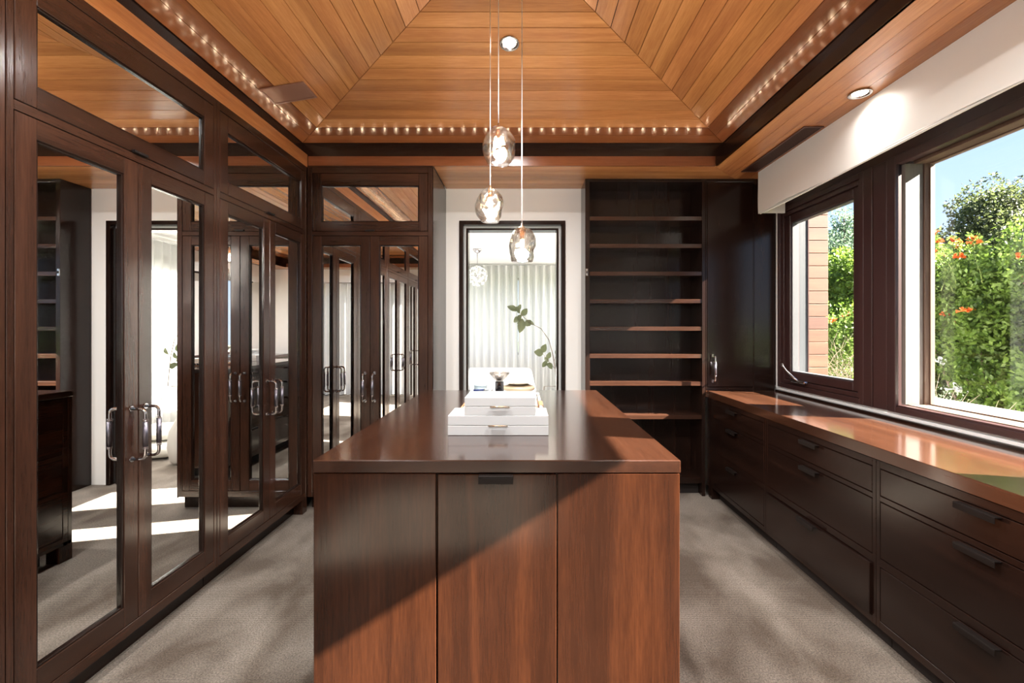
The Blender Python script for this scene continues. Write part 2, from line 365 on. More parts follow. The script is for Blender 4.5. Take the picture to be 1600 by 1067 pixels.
# window 1: the casement
w1 = struct('window_1'); w1['label'] = 'brown casement window with crank handle'
def rframe(mb, X0, X1, y0, y1, z0, z1, wd, bev=.002):
    mb.box(X0, X1, y0, y0+wd, z0, z1, bev); mb.box(X0, X1, y1-wd, y1, z0, z1, bev)
    mb.box(X0, X1, y0+wd, y1-wd, z0, z0+wd, bev); mb.box(X0, X1, y0+wd, y1-wd, z1-wd, z1, bev)
    return mb
rframe(MB(), 2.12, 2.26, 2.835, 3.79, .925, 2.385, .035).build('outer_frame', M['frame'], w1)
rframe(MB(), 2.135, 2.24, 2.872, 3.753, .962, 2.348, .030).build('stop_frame', M['frame'], w1)
sash = rframe(MB(), 2.15, 2.225, 2.903, 3.722, .994, 2.317, .062, .006).build('sash', M['frame'], w1)
rframe(MB(), 2.165, 2.215, 2.964, 3.661, 1.056, 2.255, .008, .001).build('bead', M['zinctrim'], sash)
BOX('pane', M['glass'], w1, 2.188, 2.192, 2.96, 3.665, 1.05, 2.26, bev=0)
h = MB().box(2.10, 2.135, 3.40, 3.58, .985, 1.004, .006).tube([(2.118, 3.50, 1.0), (2.10, 3.53, 1.02), (2.085, 3.60, 1.065), (2.08, 3.645, 1.10), (2.08, 3.66, 1.118)], [.010, .009, .008, .009, .011])
h = h.build('crank_handle', M['steel'], w1)
# post between the windows
o = struct('trim_2'); o['label'] = 'wide dark boarded post between the two windows'
BOX('board', M['frame'], o, 2.118, 2.30, 2.762, 2.832, .925, 2.385, bev=.003); BOX('board', M['frame'], o, 2.122, 2.30, 2.655, 2.759, .925, 2.385, bev=.003)
BOX('board', M['frame'], o, 2.118, 2.14, 2.590, 2.652, .925, 2.385, bev=.003)
# window 2: big fixed panes, set outwards behind a deep reveal
w2 = struct('window_2'); w2['label'] = 'large picture window with weathered reveal'
MB().box(2.118, 2.16, -2.2, 2.588, .925, .958, .003).box(2.13, 2.175, -2.2, 2.588, .945, .968, .003).build('bottom_rail', M['frame'], w2)
BOX('inner_sill', M['jamb2'], w2, 2.176, 2.318, -2.2, 2.588, .935, .972)
BOX('outer_sill', M['sill'], w2, 2.332, 2.62, -2.2, 3.9, .91, .965)
MB().box(2.118, 2.16, -2.2, 2.588, 2.335, 2.385, .003).box(2.162, 2.22, -2.2, 2.588, 2.352, 2.385, .003).build('head_rail', M['frame'], w2)
BOX('head_board', M['jamb2'], w2, 2.222, 2.34, -2.2, 2.588, 2.335, 2.384)
BOX('jamb_board', M['jamb'], w2, 2.162, 2.262, 2.572, 2.60, .972, 2.335); BOX('jamb_board', M['jamb2'], w2, 2.266, 2.325, 2.566, 2.60, .972, 2.335)
rframe(MB(), 2.292, 2.312, 1.435, 2.565, .972, 2.335, .006).build('bead', M['jamb2'], w2)
BOX('pane', M['glass'], w2, 2.300, 2.304, 1.44, 2.563, .973, 2.334, bev=0)
BOX('mullion', M['frame'], w2, 2.118, 2.325, 1.13, 1.43, .959, 2.384)
BOX('pane', M['glass'], w2, 2.300, 2.304, .501, 1.129, .973, 2.334, bev=0)
BOX('pier', M['white'], w2, 2.119, 2.325, -.95, .50, .959, 2.384)
BOX('pane', M['glass'], w2, 2.300, 2.304, -2.2, -.951, .973, 2.334, bev=0)

# ------------------------------------------------------------------ ceiling
def plank_row(root, side, mat_main, mat_red):
    kmax = 17; wd = .0985; g = .0022
    for i in range(kmax):
        t0, t1 = i*wd+g, min((i+1)*wd-g, 1.638)
        if side == 'back': f = lambda t, e: ((XL0+t+g) if e < 0 else (XR0-t-g), YB0-t)
        if side == 'front': f = lambda t, e: ((XL0+t+g) if e < 0 else (XR0-t-g), YF0+t)
        if side == 'left': f = lambda t, e: (XL0+t, (YF0+t+g) if e < 0 else (YB0-t-g))
        if side == 'right': f = lambda t, e: (XR0-t, (YF0+t+g) if e < 0 else (YB0-t-g))
        c = [f(t0, -1), f(t0, 1), f(t1, 1), f(t1, -1)]; zz = [slope_z(t0), slope_z(t0), slope_z(t1), slope_z(t1)]
        mb = MB().hexa([(a_, b_, z_) for (a_, b_), z_ in zip(c, zz)]+[(a_, b_, z_+.012) for (a_, b_), z_ in zip(c, zz)])
        # open the edges a hair so each board shows its own arris
        ob = mb.build('plank', mat_red if i < 2 else mat_main, root)
ce = struct('ceiling'); ce['label'] = 'hipped honey wood plank ceiling with cove'
plank_row(ce, 'back', M['ceil_x'], M['red_x']); plank_row(ce, 'left', M['ceil_y'], M['red_y'])
plank_row(ce, 'right', M['ceil_y'], M['red_y']); plank_row(ce, 'front', M['ceil_x'], M['red_x'])
# backing above the boards
mb = MB()
ap = 1.64
P = [(XL0, YF0), (XR0, YF0), (XR0, YB0), (XL0, YB0)]
lo = [mb.bm.verts.new((x, y, Z0+.014)) for x, y in P]
r0 = mb.bm.verts.new((-.08, YF0+ap, slope_z(ap)+.014)); r1 = mb.bm.verts.new((-.08, YB0-ap, slope_z(ap)+.014))
for f in ((lo[0], lo[1], r0), (lo[1], lo[2], r1, r0), (lo[2], lo[3], r1), (lo[3], lo[0], r0, r1)): mb.bm.faces.new(f)
mb.build('backing', M['shadow'], ce)
BOX('roof_deck', M['shadow'], ce, -2.75, 2.36, -2.75, 4.2, 3.3, 3.4, bev=0)
def recess(mb):
    mb.box(XL0-.02, XR0+.02, YB0+.004, YB0+.03, 2.68, Z0+.02, 0)
    mb.box(XL0-.03, XL0-.004, YF0, YB0, 2.68, Z0+.02, 0); mb.box(XR0+.004, XR0+.03, YF0, YB0, 2.68, Z0+.02, 0)
    mb.box(XL0-.02, XR0+.02, YF0-.03, YF0-.004, 2.68, Z0+.02, 0)
    return mb
recess(MB()).build('cove_board', M['deep_x'], ce)
# cove lip boards
BOX('lip_board', M['red_x'], ce, -1.66, 1.49, 3.515, 3.532, ZC, 2.735)
BOX('lip_board', M['ceil_y'], ce, -1.68, -1.663, -2.27, 3.515, 2.647, 2.745)
BOX('lip_board', M['deep_y'], ce, 1.49, 1.507, -2.27, 3.515, ZC, 2.735)
BOX('lip_board', M['red_x'], ce, -1.66, 1.49, -2.285, -2.27, ZC, 2.735)
MB().box(-1.70, 1.59, 3.533, 3.558, 2.68, 2.695, 0).box(-1.70, 1.59, -2.31, -2.286, 2.68, 2.695, 0).box(1.508, 1.563, -2.29, 3.53, 2.68, 2.695, 0).box(-1.723, -1.681, -2.29, 3.53, 2.68, 2.695, 0).build('cove_floor', M['deep_y'], ce)
# soffits: back (boards along x, mitred), right (boards along y)
def soff(x0, x1, y0, y1, m=None, cut=None):
    g = .0012
    c = [(x0+g, y0+g), (x1-g if not cut else x1-g, y0+g), (x1-g if not cut else cut-g, y1-g), (x0+g, y1-g)]
    return MB().hexa([(a_, b_, ZC) for a_, b_ in c]+[(a_, b_, ZC+.015) for a_, b_ in c]).build('plank', m, ce)
ys = [3.532, 3.64, 3.75, 3.86, 3.975, 4.09]
for i in range(5):
    y0, y1 = ys[i], ys[i+1]
    # the mitre runs at 45 degrees from the inner corner
    xa, xb = 1.49+(y0-3.532), 1.49+(y1-3.532); g = .0012
    c = [(-.69, y0+g), (xa-g, y0+g), (xb-g, y1-g), (-.69, y1-g)]
    MB().hexa([(a_, b_, ZC) for a_, b_ in c]+[(a_, b_, ZC+.015) for a_, b_ in c]).build('plank', M['ceil_x'], ce)
xs = [1.49, 1.60, 1.70, 1.80, 1.90, 2.02, 2.14]
for i in range(6):
    x0, x1 = xs[i], xs[i+1]; ya, yb = 3.532+(x0-1.49), 3.532+(x1-1.49); g = .0012
    c = [(x0+g, -2.6), (x1-g, -2.6), (x1-g, min(yb, 4.09)-g), (x0+g, min(ya, 4.09)-g)]
    MB().hexa([(a_, b_, ZC) for a_, b_ in c]+[(a_, b_, ZC+.015) for a_, b_ in c]).build('plank', M['ceil_y'], ce)
for i in range(3):
    BOX('plank', M['ceil_x'], ce, -1.66, 1.489, -2.6+i*.105, -2.6+(i+1)*.105-.003, ZC, ZC+.015)
MB().box(-1.66, 1.59, 3.57, 4.09, ZC+.02, ZC+.035, 0).box(1.59, XW, -2.62, 4.09, ZC+.02, ZC+.035, 0).build('backing', M['shadow'], ce)

# LED strings behind the lips
def ledstring(name, pts, label):
    mb = MB()
    for p_ in pts: mb.ico(p_, .0055, 1)
    o = mb.build(name, M['led']); centre(o); o['kind'] = 'stuff'
    tag(o, label, 'light strip', 'cove light strings'); return o
def rng(a, b, st):
    o_ = []; v = a
    while v <= b: o_.append(v); v += st
    return o_
ZL = 2.728
ledstring('led_string', [(x, 3.545, ZL) for x in rng(-1.62, 1.47, .0885)], 'string of warm cove dots along the far lip')
ledstring('led_string', [(-1.70, y, ZL) for y in rng(-2.2, 3.47, .0885)], 'string of warm cove dots above the mirrored wardrobes')
ledstring('led_string', [(1.530, y, ZL) for y in rng(-2.2, 3.47, .0885)], 'string of warm cove dots on the window side')

# downlights
for i, (x, y, z, s) in enumerate(DOWN):
    lab = ['bright recessed downlight in the far ceiling slope', 'added fill downlight in left slope, farther one', 'added fill downlight in right slope, farther one',
           'added fill downlight in left slope behind the viewpoint', 'added fill downlight in right slope behind the viewpoint', 'added fill downlight in the slope over the glazed door',
           'lit recessed downlight beside the fabric valance', 'added fill downlight in the soffit near the viewpoint', 'added fill downlight in the soffit behind the viewpoint'][i]
    t = thing('downlight', lab, 'ceiling light', (x, y, z), 'recessed downlights')
    ring = MB().lathe([(.040, .004), (.052, -.001), (.056, -.0055), (.052, -.007), (.042, -.004), (.038, .004)], (x, y, z)).build('trim_ring', M['steel'], t)
    MB().lathe([(.0001, -.001), (.028, -.002), (.036, 0.0), (.036, .004)], (x, y, z)).build('lens', M['spotlens'], t)
    a_ = math.atan(T)
    t.rotation_euler = {'b': (-a_, 0, 0), 'f': (a_, 0, 0), 'l': (0, -a_, 0), 'r': (0, a_, 0), 's': (0, 0, 0)}[s]
    t.location.z -= .002
# access panel in left slope
t = thing('ceiling_panel', 'small flat brown square cover set in left ceiling slope', 'vent', (-1.48, 2.873, slope_z(.24)-.003))
mb = MB(); rframe(mb, -.004, .004, -.093, .093, -.14, .14, .014, .001)
for v in mb.bm.verts: v.co = Vector((v.co.z, v.co.y, v.co.x-.004))
o = mb.build('frame', M['panel'], None); o.parent = t
o = MB().box(-.125, .125, -.078, .078, -.005, 0).build('cover', M['panel'], None); o.parent = t
t.rotation_euler = (0, -math.atan(T), 0)
# long linear grille in the right soffit
t = thing('ceiling_grille', 'long dark slotted air grille in the wooden soffit', 'vent', (1.808, 3.23, ZC-.001))
mb = MB(); y0, y1, x0, x1 = 2.825, 3.64, 1.745, 1.872
mb.box(x0, x0+.014, y0, y1, ZC-.007, ZC-.0005).box(x1-.014, x1, y0, y1, ZC-.007, ZC-.0005).box(x0+.014, x1-.014, y0, y0+.014, ZC-.007, ZC-.0005).box(x0+.014, x1-.014, y1-.014, y1, ZC-.007, ZC-.0005)
mb.build('frame', M['vent'], t)
for i in range(8): BOX('slat', M['vent'], t, x0+.018+i*.0118, x0+.018+i*.0118+.005, y0+.014, y1-.014, ZC-.006, ZC-.0008, bev=0)
BOX('backing', M['shadow'], t, x0+.01, x1-.01, y0+.01, y1-.01, ZC-.0012, ZC-.0004, bev=0)

# ------------------------------------------------------------------ wardrobes on the left
def handle_loop(mb, p0, p1, nrm, off=.060, r=.0065, rc=.022):
    """D pull between feet p0 (low) and p1 (high), standing off along nrm"""
    p0, p1, nv = Vector(p0), Vector(p1), Vector(nrm)
    pts = [p0, p0+nv*(off-rc)]
    for i in range(1, 6):
        a_ = i/6*PI/2; pts.append(p0+nv*(off-rc+rc*math.sin(a_))+Vector((0, 0, rc*(1-math.cos(a_)))))
    pts += [p0+nv*off+Vector((0, 0, rc)), p1+nv*off-Vector((0, 0, rc))]
    for i in range(1, 6):
        a_ = i/6*PI/2; pts.append(p1+nv*(off-rc+rc*math.cos(a_))-Vector((0, 0, rc*(1-math.sin(a_)))))
    pts += [p1+nv*(off-rc), p1]
    mb.tube(pts, r, 10)
    for q in (p0, p1):
        mb.tube([q, q+nv*.004], .012, 14)
    a_ = p0+nv*off+Vector((0, 0, .045)); b_ = p1+nv*off-Vector((0, 0, .045))
    for z_ in (0, .006): mb.tube([a_+Vector((0, 0, z_-.002)), a_+Vector((0, 0, z_+.002))], .0105, 12); mb.tube([b_-Vector((0, 0, z_-.002)), b_-Vector((0, 0, z_+.002))], .0105, 12)
    return a_+Vector((0, 0, .009)), b_-Vector((0, 0, .009))
def mirror_door(root, P, u0, u1, z0, z1, st, top, bot, hand=None, name='door', knob=False):
    """P(u,d,z)->world; u along the face, d>0 towards the room; a framed mirror door with its mirror and handle as sub-parts"""
    def bx(mb, a0, a1, d0, d1, c0, c1, bev=.002, mi=0):
        q0, q1 = P(a0, d0, c0), P(a1, d1, c1)
        mb.box(min(q0[0], q1[0]), max(q0[0], q1[0]), min(q0[1], q1[1]), max(q0[1], q1[1]), c0, c1, bev, mi)
    mb = MB(); MR = M['dark_y'] if abs(P(1, 0, 0)[1]-P(0, 0, 0)[1]) > .5 else M['dark_x']
    bx(mb, u0, u0+st, -.028, 0, z0, z1); bx(mb, u1-st, u1, -.028, 0, z0, z1)
    bx(mb, u0+st, u1-st, -.028, 0, z0, z0+bot, mi=1); bx(mb, u0+st, u1-st, -.028, 0, z1-top, z1, mi=1)
    fr_ = mb.build(name, M['dark_z'], root, MR)
    mb = MB(); b = .009; a0, a1, c0, c1 = u0+st-.001, u1-st+.001, z0+bot-.001, z1-top+.001
    bx(mb, a0, a0+b, -.018, -.004, c0, c1, .003); bx(mb, a1-b, a1, -.018, -.004, c0, c1, .003); bx(mb, a0+b, a1-b, -.018, -.004, c0, c0+b, .003); bx(mb, a0+b, a1-b, -.018, -.004, c1-b, c1, .003)
    mb.build('bead', M['deep_z'], fr_)
    mb = MB(); bx(mb, u0+st-.005, u1-st+.005, -.024, -.016, z0+bot-.005, z1-top+.005, 0); mb.build('mirror', M['mirror'], fr_)
    if hand is not None:
        n0 = Vector(P(0, 1, 0))-Vector(P(0, 0, 0))
        mb = MB(); a_, b_ = handle_loop(mb, P(hand, 0, .848), P(hand, 0, 1.062), n0); hd = mb.build('handle', M['chrome'], fr_)
        MB().tube([a_, b_], .0098, 12).build('handle_grip', M['grip'], fr_)
    if knob:
        um = (u0+u1)/2; mb = MB(); bx(mb, um-.035, um+.035, 0, .016, z0-.002, z0+.008, .001); mb.build('pull', M['black'], fr_)
    return fr_
def wardrobe(P, u0, u1, label, ends=(False, False), jl=.022, depth=.55, parts=True):
    cx = P((u0+u1)/2, -depth/2, 0)
    t = thing('mirrored_wardrobe', label, 'wardrobe', (cx[0], cx[1], 0), 'mirrored wardrobes')
    def bx(mb, a0, a1, d0, d1, c0, c1, bev=.0015, mi=0):
        q0, q1 = P(a0, d0, c0), P(a1, d1, c1)
        mb.box(min(q0[0], q1[0]), max(q0[0], q1[0]), min(q0[1], q1[1]), max(q0[1], q1[1]), c0, c1, bev, mi)
    mb = MB(); MR = M['dark_y'] if abs(P(1, 0, 0)[1]-P(0, 0, 0)[1]) > .5 else M['dark_x']
    bx(mb, u0+.0005, u0+jl, -depth, 0, .108, 2.645); bx(mb, u1-jl, u1-.0005, -depth, 0, .108, 2.645)
    bx(mb, u0+jl, u1-jl, -depth, 0, .108, .153, mi=1); bx(mb, u0+jl, u1-jl, -depth, 0, 2.60, 2.645, mi=1); bx(mb, u0+jl, u1-jl, -depth, 0, 2.119, 2.151, mi=1)
    mb.build('carcass', M['dark_z'], t, MR)
    mb = MB(); bx(mb, u0+jl, u1-jl, -depth, -depth+.01, .153, 2.6, 0); mb.build('back_panel', M['shadow'], t)
    mb = MB(); bx(mb, u0+.001, u1-.001, -depth, -.075, 0.0, .107, 0); mb.build('plinth', M['deep_x'], t)
    for s_, a0 in ((0, u0+.0005), (1, u1-.07)):
        if ends[s_]: mb = MB(); bx(mb, a0, a0+.068, -.07, -.001, 0, .1075); mb.build('foot', M['dark_z'], t)
    um = (u0+u1)/2; g = .003
    mirror_door(t, P, u0+jl+g, um-g/2, .156, 2.116, .068, .070, .082, hand=um-.036)
    mirror_door(t, P, um+g/2, u1-jl-g, .156, 2.116, .068, .070, .082, hand=um+.036)
    mirror_door(t, P, u0+jl+g, u1-jl-g, 2.154, 2.597, .068, .092, .070, name='transom_door', knob=True)
    return t
XWD = -1.66
PLeft = lambda u, d, z: (XWD+d, u, z)
wardrobe(PLeft, 1.462, 2.468, 'nearest full mirrored wardrobe in the left row, two tall doors', (False, False))
wardrobe(PLeft, 2.470, 3.500, 'farther mirrored wardrobe in the left row, beside the corner', (False, True))
wardrobe(PLeft, .455, 1.460, 'mirrored wardrobe cut off at the left picture edge', (False, False))
wardrobe(PLeft, -.555, .453, 'mirrored wardrobe behind the viewpoint, seen in reflections', (False, False))
wardrobe(PLeft, -1.565, -.557, 'mirrored wardrobe behind the viewpoint, farther back in reflections', (False, False))
BOX('filler', M['dark_z'], struct('trim_3'), -2.2, XWD, -2.60, -1.567, 0, 2.645)
PBack = lambda u, d, z: (u, 3.50-d, z)
wt = wardrobe(PBack, -1.658, -.694, 'mirrored wardrobe facing the viewpoint left of the doorway', (False, False), jl=.036, depth=.585)
o = BOX('side_panel', M['deep_z'], wt, -.6935, -.690, 3.502, 4.088, .1, 2.645)
# upper filler above wardrobes
o = struct('trim_4'); BOX('filler', M['dark_y'], o, -2.2, -1.664, -2.6, 4.08, 2.6465, 2.66); 
BOX('filler', M['dark_x'], o, -1.655, -.694, 3.505, 4.08, 2.6465, 2.659)

# ------------------------------------------------------------------ open shelf unit, back right
t = thing('open_shelf_unit', 'tall open dark shelf unit right of the doorway', 'shelves', (.95, 3.95, 0))
YS = 3.81; SX0, SX1 = .522, 1.528
ks = YS/F
def px2x(px): return (px-817)*ks
def py2z(py): return 1.4+(514-py)*ks
ix0, ix1 = px2x(921.5), px2x(1097)
MB().box(SX0, ix0, YS, 4.085, 0, ZC-.002).build('side_panel', M['deep_z'], t)
MB().box(ix1, SX1, YS, 4.085, 0, ZC-.002).build('side_panel', M['deep_z'], t)
BOX('top_rail', M['deep_x'], t, ix0, ix1, YS, 4.085, 2.632, ZC-.002)
BOX('back_panel', M['deep_z'], t, ix0, ix1, 4.066, 4.085, .12, 2.632)
for py in (341, 384, 427.3, 470.5, 513.5, 556.5, 599.6, 652):
    z = py2z(py); th = .034
    BOX('shelf', M['dark_x'], t, ix0+.0005, ix1-.0005, YS+.004, 4.065, z-th/2, z+th/2)
BOX('base_rail', M['deep_x'], t, ix0, ix1, YS+.02, YS+.04, .10, .15); BOX('base_board', M['deep_x'], t, ix0, ix1, YS+.04, 4.066, .12, .15)
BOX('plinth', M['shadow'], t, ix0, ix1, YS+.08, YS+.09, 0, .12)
BOX('divider', M['deep_z'], t, .93, .945, 4.05, 4.066, .15, .643)
mb = MB().box(SX0+.003, SX0+.022, YS-.006, YS-.0003, 1.845, 1.905).build('latch_plate', M['steel'], t)
BOX('latch_bolt', M['black'], mb, SX0+.009, SX0+.017, YS-.011, YS-.006, 1.865, 1.885)

# tall cabinet standing on the counter
t = thing('tall_cabinet', 'tall narrow cabinet standing on the counter beside the window', 'cabinet', (1.8, 3.95, .884))
MB().box(1.530, 1.542, YS, 4.085, .885, ZC-.002).box(1.93, 1.938, YS+.001, 4.085, .885, ZC-.002).box(1.542, 1.93, YS, 4.085, 2.632, ZC-.002).box(1.542, 1.93, YS, 4.085, .885, .912).build('carcass', M['deep_z'], t)
BOX('back_panel', M['shadow'], t, 1.542, 1.93, 4.06, 4.08, .912, 2.632, bev=0)
dr_ = BOX('door', M['deep_z'], t, 1.545, 1.928, YS-.001, YS+.02, .916, 2.629, bev=.002)
mb = MB(); a_, b_ = handle_loop(mb, (1.590, YS-.001, .965), (1.590, YS-.001, 1.178), Vector((0, -1, 0)), off=.05); mb.build('handle', M['chrome'], dr_); MB().tube([a_, b_], .0098, 12).build('handle_grip', M['grip'], dr_)
BOX('filler_panel', M['deep_z'], t, 1.939, 2.113, YS+.004, YS+.03, .885, ZC-.002, bev=.002)

# ------------------------------------------------------------------ drawer units under the window
XF = 1.55
t = thing('counter_worktop', 'long polished brown worktop under the windows', 'worktop', (1.85, 1, .83))
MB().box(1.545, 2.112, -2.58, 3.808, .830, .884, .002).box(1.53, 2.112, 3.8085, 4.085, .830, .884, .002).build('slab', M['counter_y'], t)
BOX('upstand', M['deep_y'], t, 2.100, 2.1135, -2.58, 3.79, .8845, .897, bev=.001)
def pull(mb, P, u, z, out=.026, wd=.072):
    def bx(a0, a1, d0, d1, c0, c1):
        q0, q1 = P(a0, d0, c0), P(a1, d1, c1)
        mb.box(min(q0[0], q1[0]), max(q0[0], q1[0]), min(q0[1], q1[1]), max(q0[1], q1[1]), c0, c1, .001)
    bx(u-wd, u+wd, 0, out, z-.004, z); bx(u-wd, u+wd, out-.003, out, z-.022, z-.004)
def drawer(root, P, u0, u1, z0, z1, mat, matp, out=0, pw=.072):
    def bxo(mb, a0, a1, d0, d1, c0, c1, bev=.002):
        q0, q1 = P(a0, d0, c0), P(a1, d1, c1)
        mb.box(min(q0[0], q1[0]), max(q0[0], q1[0]), min(q0[1], q1[1]), max(q0[1], q1[1]), c0, c1, bev)
    mb = MB(); bxo(mb, u0, u1, out-.02, out, z0, z1)
    if out > .001: bxo(mb, u0+.01, u1-.01, -.4, out-.02, z0+.01, z1-.03)
    d = mb.build('drawer', mat, root)
    mb = MB(); PP = lambda a, b, c: P(a, b+out, c)
    pull(mb, PP, (u0+u1)/2, z1-.002, wd=pw); mb.build('pull', matp, d)
    return d
PRight = lambda u, d, z: (XF-d, u, z)
units = [(2.905, 3.808, 'far drawer unit under the counter, beside the open shelves'), (1.998, 2.903, 'middle drawer unit, its bottom drawer slightly open'),
         (1.090, 1.996, 'near drawer unit under the counter at the right edge'), (.180, 1.088, 'drawer unit level with the viewpoint, outside the frame'),
         (-.73, .178, 'drawer unit behind the viewpoint, seen in reflections'), (-1.64, -.732, 'rearmost drawer unit behind the viewpoint')]
for ui, (y0, y1, lab) in enumerate(units):
    t = thing('drawer_unit', lab, 'cabinet', (1.84, (y0+y1)/2, 0), 'drawer units under the window')
    MB().box(XF, 2.11, y0, y0+.02, .098, .8285).box(XF, 2.11, y1-.02, y1, .098, .8285).box(XF, 2.11, y0+.02, y1-.02, .098, .131)\
        .box(XF, XF+.04, y0+.02, y1-.02, .795, .8285).box(XF, XF+.04, y0+.02, y1-.02, .652, .675).box(XF, XF+.04, y0+.02, y1-.02, .367, .403).build('carcass', M['deep_y'], t)
    BOX('back_panel', M['shadow'], t, XF+.45, XF+.46, y0+.02, y1-.02, .131, .8, bev=0)
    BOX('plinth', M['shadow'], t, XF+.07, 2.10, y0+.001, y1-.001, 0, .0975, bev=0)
    if ui == 0: BOX('foot', M['deep_z'], t, XF+.002, XF+.069, y1-.07, y1-.001, 0, .0975)
    for (z0, z1) in ((.678, .792), (.406, .649), (.134, .364)):
        drawer(t, PRight, y0+.023, y1-.023, z0, z1, M['dark_y'] if 0 else M['deep_y'], M['black'], out=(.012 if (ui == 1 and z0 < .2) else 0))

# ------------------------------------------------------------------ island
IX0, IX1, IY0, IY1, IZ = -.600, .450, 1.296, 2.786, 1.026
t = thing('island_cabinet', 'large dark wooden dressing island in the middle of the carpet', 'island', (-.075, 2.04, 0))
BOX('worktop', M['top_y'], t, IX0, IX1, IY0, IY1, IZ-.037, IZ, bev=.0025)
mb = MB(); mb.box(IX0+.003, IX1-.003, IY0+.03, IY1-.01, .10, .12)
mb.box(IX0+.003, IX1-.003, IY1-.03, IY1-.004, .10, IZ-.0375)
mb.box(IX0+.02, IX1-.02, IY0+.025, IY0+.035, .12, IZ-.04, 0)
mb.box(-.085, -.065, IY0+.035, IY1-.03, .12, IZ-.0375, 0)
mb.build('carcass', M['isl_z'], t)
kx = 1.296/F
xa, xb = (682-817)*kx, (870.5-817)*kx
BOX('end_panel', M['isl_z'], t, IX0+.003, xa-.002, IY0+.001, IY0+.022, .10, IZ-.0385)
BOX('end_panel', M['isl_z'], t, xb+.0015, IX1-.003, IY0+.001, IY0+.022, .10, IZ-.0385)
dd = BOX('end_door', M['isl_z'], t, xa+.003, xb-.0015, IY0+.001, IY0+.022, .10, IZ-.0405, bev=.002)
mb = MB(); pull(mb, lambda u, d, z: (u, IY0+.001-d, z), -.0765, IZ-.040, .02, .049); mb.build('pull', M['black'], dd)
for P, s in ((lambda u, d, z: (IX0+.003-d, u, z), -1), (lambda u, d, z: (IX1-.003+d, u, z), 1)):
    xx = IX0+.003 if s < 0 else IX1-.003
    xi = xx-s*.02
    mb = MB()
    for (a0, a1) in ((IY0+.0225, IY0+.06), (2.02, 2.06), (IY1-.06, IY1-.031)):
        mb.box(min(xx, xi), max(xx, xi), a0, a1, .10, IZ-.0385)
    for (c0, c1) in ((.12, .145), (.40, .425), (.62, .645), (.80, .822), (.965, .987)):
        for (a0, a1) in ((IY0+.06, 2.02), (2.06, IY1-.06)): mb.box(min(xx, xi), max(xx, xi), a0, a1, c0, c1)
    mb.build('face_frame', M['isl_y'], t)
    for (a0, a1) in ((IY0+.063, 2.017), (2.063, IY1-.063)):
        for (c0, c1) in ((.148, .397), (.428, .617), (.648, .797), (.825, .962)):
            drawer(t, P, a0, a1, c0, c1, M['isl_y'], M['black'], pw=.06)
for fx in (IX0+.004, IX1-.084):
    for fy in (IY0+.002, IY1-.082): BOX('foot', M['isl_z'], t, fx, fx+.08, fy, fy+.08, 0, .0995)
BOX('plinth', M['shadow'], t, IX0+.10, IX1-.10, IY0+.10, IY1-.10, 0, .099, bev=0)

# ------------------------------------------------------------------ on the island
def storage_box(x0, x1, y0, y1, z0, h, label):
    t = thing('storage_box', label, 'box', ((x0+x1)/2, (y0+y1)/2, z0), 'white lacquer boxes')
    zs = z0+h*.5
    BOX('base', M['lacquer'], t, x0, x1, y0, y1, z0, zs-.0006, bev=.0012); BOX('lid', M['lacquer'], t, x0, x1, y0, y1, zs+.0006, z0+h, bev=.0012)
    xm = (x0+x1)/2
    MB().tube([(xm-.034, y0-.007, zs), (xm+.034, y0-.007, zs)], .0032, 8).tube([(xm-.024, y0+.001, zs), (xm-.024, y0-.007, zs)], .002, 6).tube([(xm+.024, y0+.001, zs), (xm+.024, y0-.007, zs)], .002, 6).build('bar_handle', M['brass'], t)
storage_box(-.2635, .090, 1.597, 1.76, IZ+.0005, .069, 'wider white lacquer box at the bottom of the stack on the island')
storage_box(-.205, .044, 1.599, 1.765, IZ+.070, .063, 'narrower white lacquer box on top of the wider one')
TX0, TX1, TY0, TY1 = -.262, .087, 1.93, 2.44
t = thing('tray', 'rectangular tray with black and white inlaid rim behind white boxes', 'tray', (-.088, 2.18, IZ))
BOX('base', M['tan'], t, TX0, TX1, TY0, TY1, IZ+.0005, IZ+.008)
BOX('rim', M['inlay'], t, TX0, TX1, TY0, TY0+.014, IZ+.008, IZ+.034); BOX('rim', M['inlay'], t, TX0, TX1, TY1-.014, TY1, IZ+.008, IZ+.034)
BOX('rim', M['inlay'], t, TX0, TX0+.014, TY0+.014, TY1-.014, IZ+.008, IZ+.034); BOX('rim', M['inlay'], t, TX1-.014, TX1, TY0+.014, TY1-.014, IZ+.008, IZ+.034)
o = BOX('leather_grip', M['tan'], t, TX1-.017, TX1+.004, 2.02, 2.14, IZ+.012, IZ+.037); o = BOX('leather_grip', M['tan'], t, TX0-.004, TX0+.017, 2.02, 2.14, IZ+.012, IZ+.037)
MB().tube([(TX0-.012, 1.91, IZ+.0165), (TX0-.012, 2.46, IZ+.0165)], .008, 12).build('side_rod', M['tan'], t)
zt = IZ+.0085
